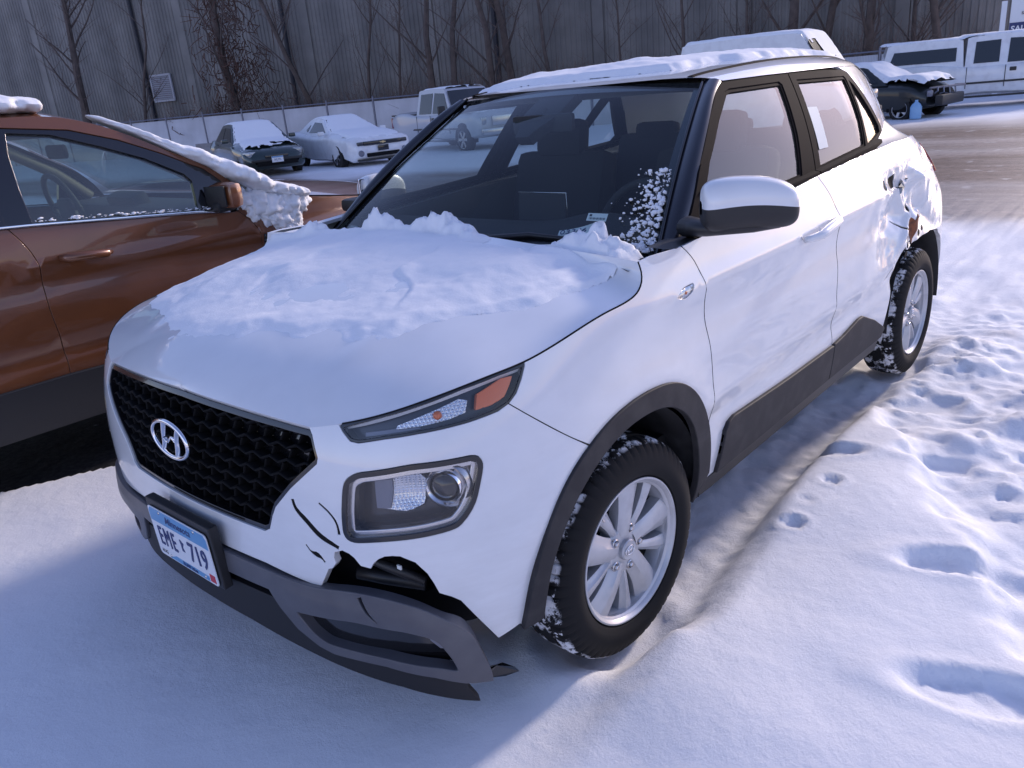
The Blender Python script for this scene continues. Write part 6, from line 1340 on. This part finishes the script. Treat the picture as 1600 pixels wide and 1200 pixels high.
# --- wrecked dark car
x_, y_ = -22.63, -5.92; wr = thing('wrecked_car', (x_, y_, GZ(x_, y_)), 'dark wrecked car with smashed front end, snow on top, beside the topper pickup', 'car', rz=math.radians(76))
loft(wr, 'body', [(-2.2, .42, .80, .90, .70, .74, .62), (-1.5, .26, .86, .98, .84, .86, .74), (0, .24, .88, .98, .86, .88, .74), (1.0, .25, .84, .95, .84, .86, .70), (1.7, .28, .74, .86, .78, .80, .62), (1.95, .36, .62, .74, .66, .68, .52)], 'darkcar')
cw = (.95, .2, -1.0, -1.6); cb = Cabin(wr, cw, .95, 1.38, .78, .56, 'darkcar'); cb.screen(); cb.win([(.66, .06), (.18, .8), (-.4, .84), (-.4, .06)]); cb.win([(-.48, .06), (-.48, .84), (-.98, .76), (-1.3, .08)])
for x in (1.35, -1.35): arch(wr, x, .84, .36, .33); [bg_wheel(wr, x, sd * .76, .31, .2, sd) for sd in (1, -1)]
bx(wr, 'crushed_bumper', (2.12, .12, .48), (.20, 1.45, .26), 'black_plastic', .05, .14); bx(wr, 'radiator', (1.98, -.05, .64), (.05, 1.0, .24), 'void', 0, .08); bx(wr, 'bent_crossbar', (2.05, .1, .78), (.06, 1.3, .05), 'galv', .01, -.16); headlamp(wr, 1.98, -.58, .66, .14, .26, .16, 'lamp_mid', .4)
mb = MB(); [mb.tube([(2.0, -.5 + .3 * k, .62), (2.1, -.45 + .3 * k, .70 - .05 * k), (2.06, -.4 + .28 * k, .78)], .02, 6) for k in range(4)]; mb.make('hanging_wiring', 'lamp_mid', wr)
mb = MB(); mb.add([(1.9, -.70, .92), (1.9, .70, .90), (1.0, .70, 1.0), (1.0, -.70, 1.0), (1.55, -.70, 1.02), (1.55, .70, 1.0)], [(0, 1, 5, 4), (4, 5, 2, 3)]); mb.make('buckled_hood', 'darkcar', wr)
car_snow(wr, 'snow over the wrecked dark car', -1.55, 1.95, .74, cab_top(cw, .95, 1.38, .78, .56, lambda X, Y: np.interp(X, [-2, -1, 1, 1.55, 1.95], [.92, .98, 1.0, 1.03, .92]) - .06 * (np.abs(Y) / .8) ** 4), .10, 251)
mb = MB(); mb.lathe([(.0, .0), (.0, .11), (.02, .125), (.22, .125), (.28, .09), (.32, .035), (.36, .035), (.36, 0)], 18, 'z', (0, 0, 0)); jg = mb.make('washer_jug', 'blue_jug', None, ang=40); jx, jy = -21.32, -4.37; jg.location = (jx, jy, GZ(jx, jy) + .06); jg.scale = (1.1, 1.1, 1.25)
tag(jg, 'pale blue plastic fluid jug hanging at the front of the wrecked dark car', 'jug')

# ------------------------------------------------------------------ fence, barrier, hall, sign, trees
FA = np.array([-23.363, -34.808]); FD_ = np.array([-.26576, .96404]); FN = np.array([.96404, .26576])
def fp(s, back, z): q = FA + FD_ * s - FN * back; return (q[0], q[1], z)
GB = -.46
FR = math.atan2(FD_[1], FD_[0])
def strip_mat(name, c0, c1, scale, axis_='X'):
    m = mat(name, c0, .7); nt = m.node_tree; tc = nt.nodes.new('ShaderNodeTexCoord'); w = nt.nodes.new('ShaderNodeTexWave'); w.bands_direction = axis_; w.inputs['Scale'].default_value = scale; w.inputs['Distortion'].default_value = .3
    mx = nt.nodes.new('ShaderNodeMix'); mx.data_type = 'RGBA'; mx.inputs[6].default_value = (*c0, 1); mx.inputs[7].default_value = (*c1, 1); n = nt.nodes.new('ShaderNodeTexNoise'); n.inputs['Scale'].default_value = .8; n.inputs['Detail'].default_value = 8
    m2 = nt.nodes.new('ShaderNodeMix'); m2.data_type = 'RGBA'; m2.blend_type = 'MULTIPLY'; m2.inputs[0].default_value = .6
    nt.links.new(tc.outputs['Object'], w.inputs[0]); nt.links.new(w.outputs['Fac'], mx.inputs[0]); nt.links.new(tc.outputs['Object'], n.inputs[0]); nt.links.new(mx.outputs[2], m2.inputs[6]); nt.links.new(n.outputs['Fac'], m2.inputs[7]); nt.links.new(m2.outputs[2], nt.nodes['Principled BSDF'].inputs['Base Color']); return m
M['slats'] = strip_mat('fence_slats', (.80, .79, .82), (.60, .59, .64), 6.)
M['metal_wall'] = strip_mat('metal_wall', (.31, .295, .28), (.235, .225, .218), .12)
FE_ = thing('slatted_fence', fp(5, 0, GB), 'pale slatted chain-link fence running behind the parked cars', 'fence', rz=FR)
SP = 2.75; pm = None
for k in range(-17, 14):
    s0 = k * SP - 5
    if pm is None:
        a = MB(); a.box((SP / 2, 0, .98), (SP - .12, .03, 1.86)); po = a.make('slat_panel', 'slats', FE_); pm = po.data
        a = MB(); a.tube([(0, 0, 0), (0, 0, 2.12)], .045, 8); a.blob((0, 0, 2.13), (.05, .05, .035), 0, 0, 1); qo = a.make('post', 'galv', FE_, ang=40); qm = qo.data
        a = MB(); a.tube([(0, .0, 2.02), (SP, .0, 2.02)], .028, 6); ro = a.make('top_rail', 'galv', FE_, ang=40); rm2 = ro.data
    else: po, qo, ro = [link(bpy.data.objects.new(n_, d_), FE_) for n_, d_ in (('slat_panel', pm), ('post', qm), ('top_rail', rm2))]
    for o_ in (po, qo, ro): o_.location = (s0, 0, 0)
for k, s0 in enumerate((-3.6, -.4, 2.8, 6.0)):
    mb = MB(); mb.prism([(-.28, 0), (.28, 0), (.22, .20), (.12, .42), (.12, .62), (-.12, .62), (-.12, .42), (-.22, .20)], -1.5, 1.5, 'x'); o = mb.make('concrete_barrier', 'concrete', None)
    o.location = fp(s0, -1.2, GB); o.rotation_euler = (0, 0, FR); tag(o, ('first', 'second', 'third', 'fourth')[k] + ' concrete barrier block from the left along the fence foot', 'barrier', 'barriers along the fence')
# hall
HALL = thing('industrial_hall', fp(0, 7, GB), 'blue-grey corrugated metal hall behind the fence and trees', 'building', rz=FR)
mb = MB(); V = []; Fc = []; s = -62.; k = 0; top = 15.
while s < 34:
    for ds, dd in ((0, 0), (.12, 0), (.16, .045), (.24, .045), (.28, 0)):
        V += [(s + ds, -dd, 0), (s + ds, -dd, top)]
    s += .28
n = len(V) // 2; Fc = [(2 * i, 2 * i + 2, 2 * i + 3, 2 * i + 1) for i in range(n - 1)]; mb.add(V, Fc); mb.add([(-62, 6, 0), (-62, 6, top), (34.2, 6, 0), (34.2, 6, top), (-62, 0, 0), (-62, 0, top), (34.2, 0, 0), (34.2, 0, top)], [(0, 1, 5, 4), (2, 6, 7, 3), (1, 3, 7, 5), (0, 2, 3, 1)])
mb.make('wall', 'metal_wall', HALL)
for k, s0 in enumerate((-26.5, -12.8, -3.2, 5.0, 14.5, 21.5, 28.)): mb = MB(); mb.box((s0, -.06, top / 2), (.55, .06, top)); mb.make('cover_strip', 'metal_wall', HALL)
for s0 in (-16.7, -4.7, 8.9): mb = MB(); mb.tube([(s0, -.16, 0), (s0, -.16, top)], .13, 8); mb.make('downspout', 'dark_pipe', HALL, ang=40)
vt = bx(HALL, 'vent', (-15.4, -.10, 3.9), (1.75, .10, 1.55), 'galv', .0); M['vent_frame'] = mat('vent_frame', (.42, .42, .46), .6)
for dx, dz, w, h in ((0, .78, 1.85, .12), (0, -.78, 1.85, .12), (-.88, 0, .12, 1.6), (.88, 0, .12, 1.6)): bx(vt, 'frame', (-15.4 + dx, -.17, 3.9 + dz), (w, .10, h), 'vent_frame')
for i in range(12): mb = MB(); mb.box((-15.4, -.17, 3.24 + i * .12), (1.66, .09, .025), Matrix.Rotation(.6, 3, 'X')); mb.make('slat', 'vent_frame', vt)
# sign
sg = thing('yard_sign', fp(32.45, -.3, GB), 'white yard sign with a dark band on a white post, top right', 'sign', rz=FR)
bx(sg, 'post', (-1.25, 0, 1.6), (.16, .16, 3.2), 'plate_white'); bx(sg, 'post', (3.1, 0, 1.6), (.16, .16, 3.2), 'plate_white'); pb = bx(sg, 'board', (.95, 0, 3.2), (4.0, .08, 2.16), 'plate_white'); bx(sg, 'dark_band', (.95, -.05, 2.32), (4.0, .03, .38), 'plate_navy')
def sign_text(s_, size, x, z, m, bold=.0): 
    Mx = Matrix(((1, 0, 0, x), (0, 0, -1, -.04 if m == 'ink' else -.066), (0, 1, 0, z), (0, 0, 0, 1))); text_obj('lettering', s_, size, Mx, m, sg, th=.02, bold=bold, align='LEFT')
sign_text('TO', .36, -.74, 3.22, 'ink', .012); sign_text('SPECIAL', .13, -.74, 2.78, 'ink'); sign_text('SALV', .25, -1.0, 2.31, 'plate_white', .006)
# trees
def tree(s0, back, h, r, lean, seed, label, fork=.35, dens_=1., vine=False):
    rr = random.Random(seed); base = fp(s0, back, GB); t = thing('bare_tree', base, label, 'tree', 'bare trees between the fence and the hall')
    tr = MB(); br = MB(); tw = MB()
    def grow(p, d, L, r0, lev, mbx):
        n = 5 if lev == 0 else 4; pts = [p]; q = p; dd = d.normalized()
        for i in range(n):
            dd = (dd + Vector((rr.gauss(0, .10), rr.gauss(0, .10), rr.gauss(.02, .05)))).normalized(); q = q + dd * (L / n); pts.append(q)
        rad = [r0 * (1 - .75 * i / n) for i in range(n + 1)]; mbx.tube(pts, rad, 6 if lev == 0 else (4 if lev == 1 else 3), cap=False)
        if lev >= 3: return
        k = int((14, 9, 5)[lev] * dens_)
        for i in range(k):
            f = (.18 if lev == 0 else .15) + .8 * rr.random(); a = pts[min(int(f * n), n - 1)]; b_ = pts[min(int(f * n) + 1, n)]; o = a.lerp(b_, f * n - int(f * n)); az = rr.random() * 6.283; up_ = .55 + .5 * rr.random() if lev < 2 else .2 + .6 * rr.random()
            nd = Vector((math.cos(az), math.sin(az), up_ + (.5 if lev == 0 else 0))); grow(o, nd, L * (.22 + .22 * rr.random()) * (1.1 - .5 * f), max(.006, r0 * (1 - .7 * f) * .36), lev + 1, br if lev == 0 else tw)
    grow(Vector((0, 0, -.1)), Vector((lean[0] * FD_[0], lean[0] * FD_[1], 1)), h, r * .78, 0, tr)
    tr.make('trunk', 'bark', t, ang=60); br.make('limbs', 'bark', t, ang=60); tw.make('crown', 'twig', t, ang=60)
    if vine:
        v = MB()
        for i in range(1000):
            z = rr.random() ** 1.3 * h * .75; w = .35 + 1.1 * (1 - z / h); a = Vector((rr.gauss(0, w), rr.gauss(0, w * .6), z)); b_ = a + Vector((rr.gauss(0, .35), rr.gauss(0, .3), rr.gauss(-.4, .5))); v.tube([a, a.lerp(b_, .5) + Vector((rr.gauss(0, .12), rr.gauss(0, .1), 0)), b_], [.03, .022, .01], 3, cap=False)
        v.make('vines', 'vine', t)
spots = [(-18.4, 3, 13, .38, -.05, 'thick bare tree at the far left, leaning left above the rust-orange SUV', 1.2), (-15.0, 4, 11, .15, .02, 'slim bare tree just left of the wall vent', 1.), (-5.4, 3, 12, .40, -.03, 'vine-choked bare tree behind the dark green sedan', 1.1), (-.6, 3.5, 12, .22, .02, 'bare tree right of the vine-choked tree', .9), (2.1, 4.5, 10, .14, .05, 'thin bare tree above the white coupe', .9), (4.4, 4, 9, .12, -.02, 'thin bare tree between the white coupe and the silver pickup', .9),
 (6.9, 3, 12, .26, -.05, 'leaning dark bare tree above the silver pickup', 1.), (8.2, 3.3, 12, .24, .0, 'upright dark bare tree above the silver pickup cab', 1.), (10.2, 3, 12, .25, -.04, 'dark bare tree over the left end of the crossover roof', 1.), (11.2, 3.6, 12, .30, -.01, 'thick dark bare tree over the left end of the crossover roof', 1.2), (13.4, 3, 9, .17, .03, 'forked bare tree over the crossover windscreen', 1.1), (16.7, 4, 8, .10, .0, 'very thin bare tree over the middle of the crossover roof', .8), (19.6, 3.5, 9, .15, .02, 'thin bare tree just left of the cargo van roof', .9), (22.2, 4, 9, .13, -.02, 'thin bare tree above the cargo van roof', 1.1), (24.0, 3, 11, .34, .0, 'stout bare tree above the cargo van', 1.), (25.1, 3.4, 11, .26, .02, 'straight bare tree right of the cargo van', 1.), (27.0, 3, 10, .30, .0, 'stout bare tree left of the topper pickup', 1.1), (28.4, 4, 8, .15, .03, 'thin bare tree above the topper pickup', 1.), (29.5, 3, 10, .24, -.02, 'bare tree beside the yard sign', 1.)]
for i, (s0, bk, h, r, ln, lb, dn) in enumerate(spots): tree(s0, bk, h, r, (ln, 0), 300 + i, lb, dens_=dn, vine=(i == 2))
# brush along the foot of the wall
v = MB(); rr_ = random.Random(77)
for i in range(2600):
    s0 = rr_.choice((-5 + rr_.gauss(0, 3), 7 + rr_.gauss(0, 3.5), 12 + rr_.gauss(0, 4), rr_.uniform(-24, 31), 25 + rr_.gauss(0, 3))); bk = rr_.uniform(1.0, 6.2); p = Vector(fp(s0, bk, GB)); hh = rr_.uniform(1.6, 3.4); d = Vector((rr_.gauss(0, .45), rr_.gauss(0, .45), 1)); q = p + d.normalized() * hh
    v.tube([p, p.lerp(q, .5) + Vector((rr_.gauss(0, .12), rr_.gauss(0, .12), 0)), q], [.016, .012, .005], 3, cap=False)
    for k in range(3):
        f = rr_.uniform(.3, .9); a = p.lerp(q, f); b_ = a + Vector((rr_.gauss(0, .35), rr_.gauss(0, .35), rr_.uniform(.1, .6))); v.tube([a, b_], [.008, .004], 3, cap=False)
o = v.make('brush', 'twig'); o['kind'] = 'stuff'; o['label'] = 'tangle of leafless brush behind the fence'
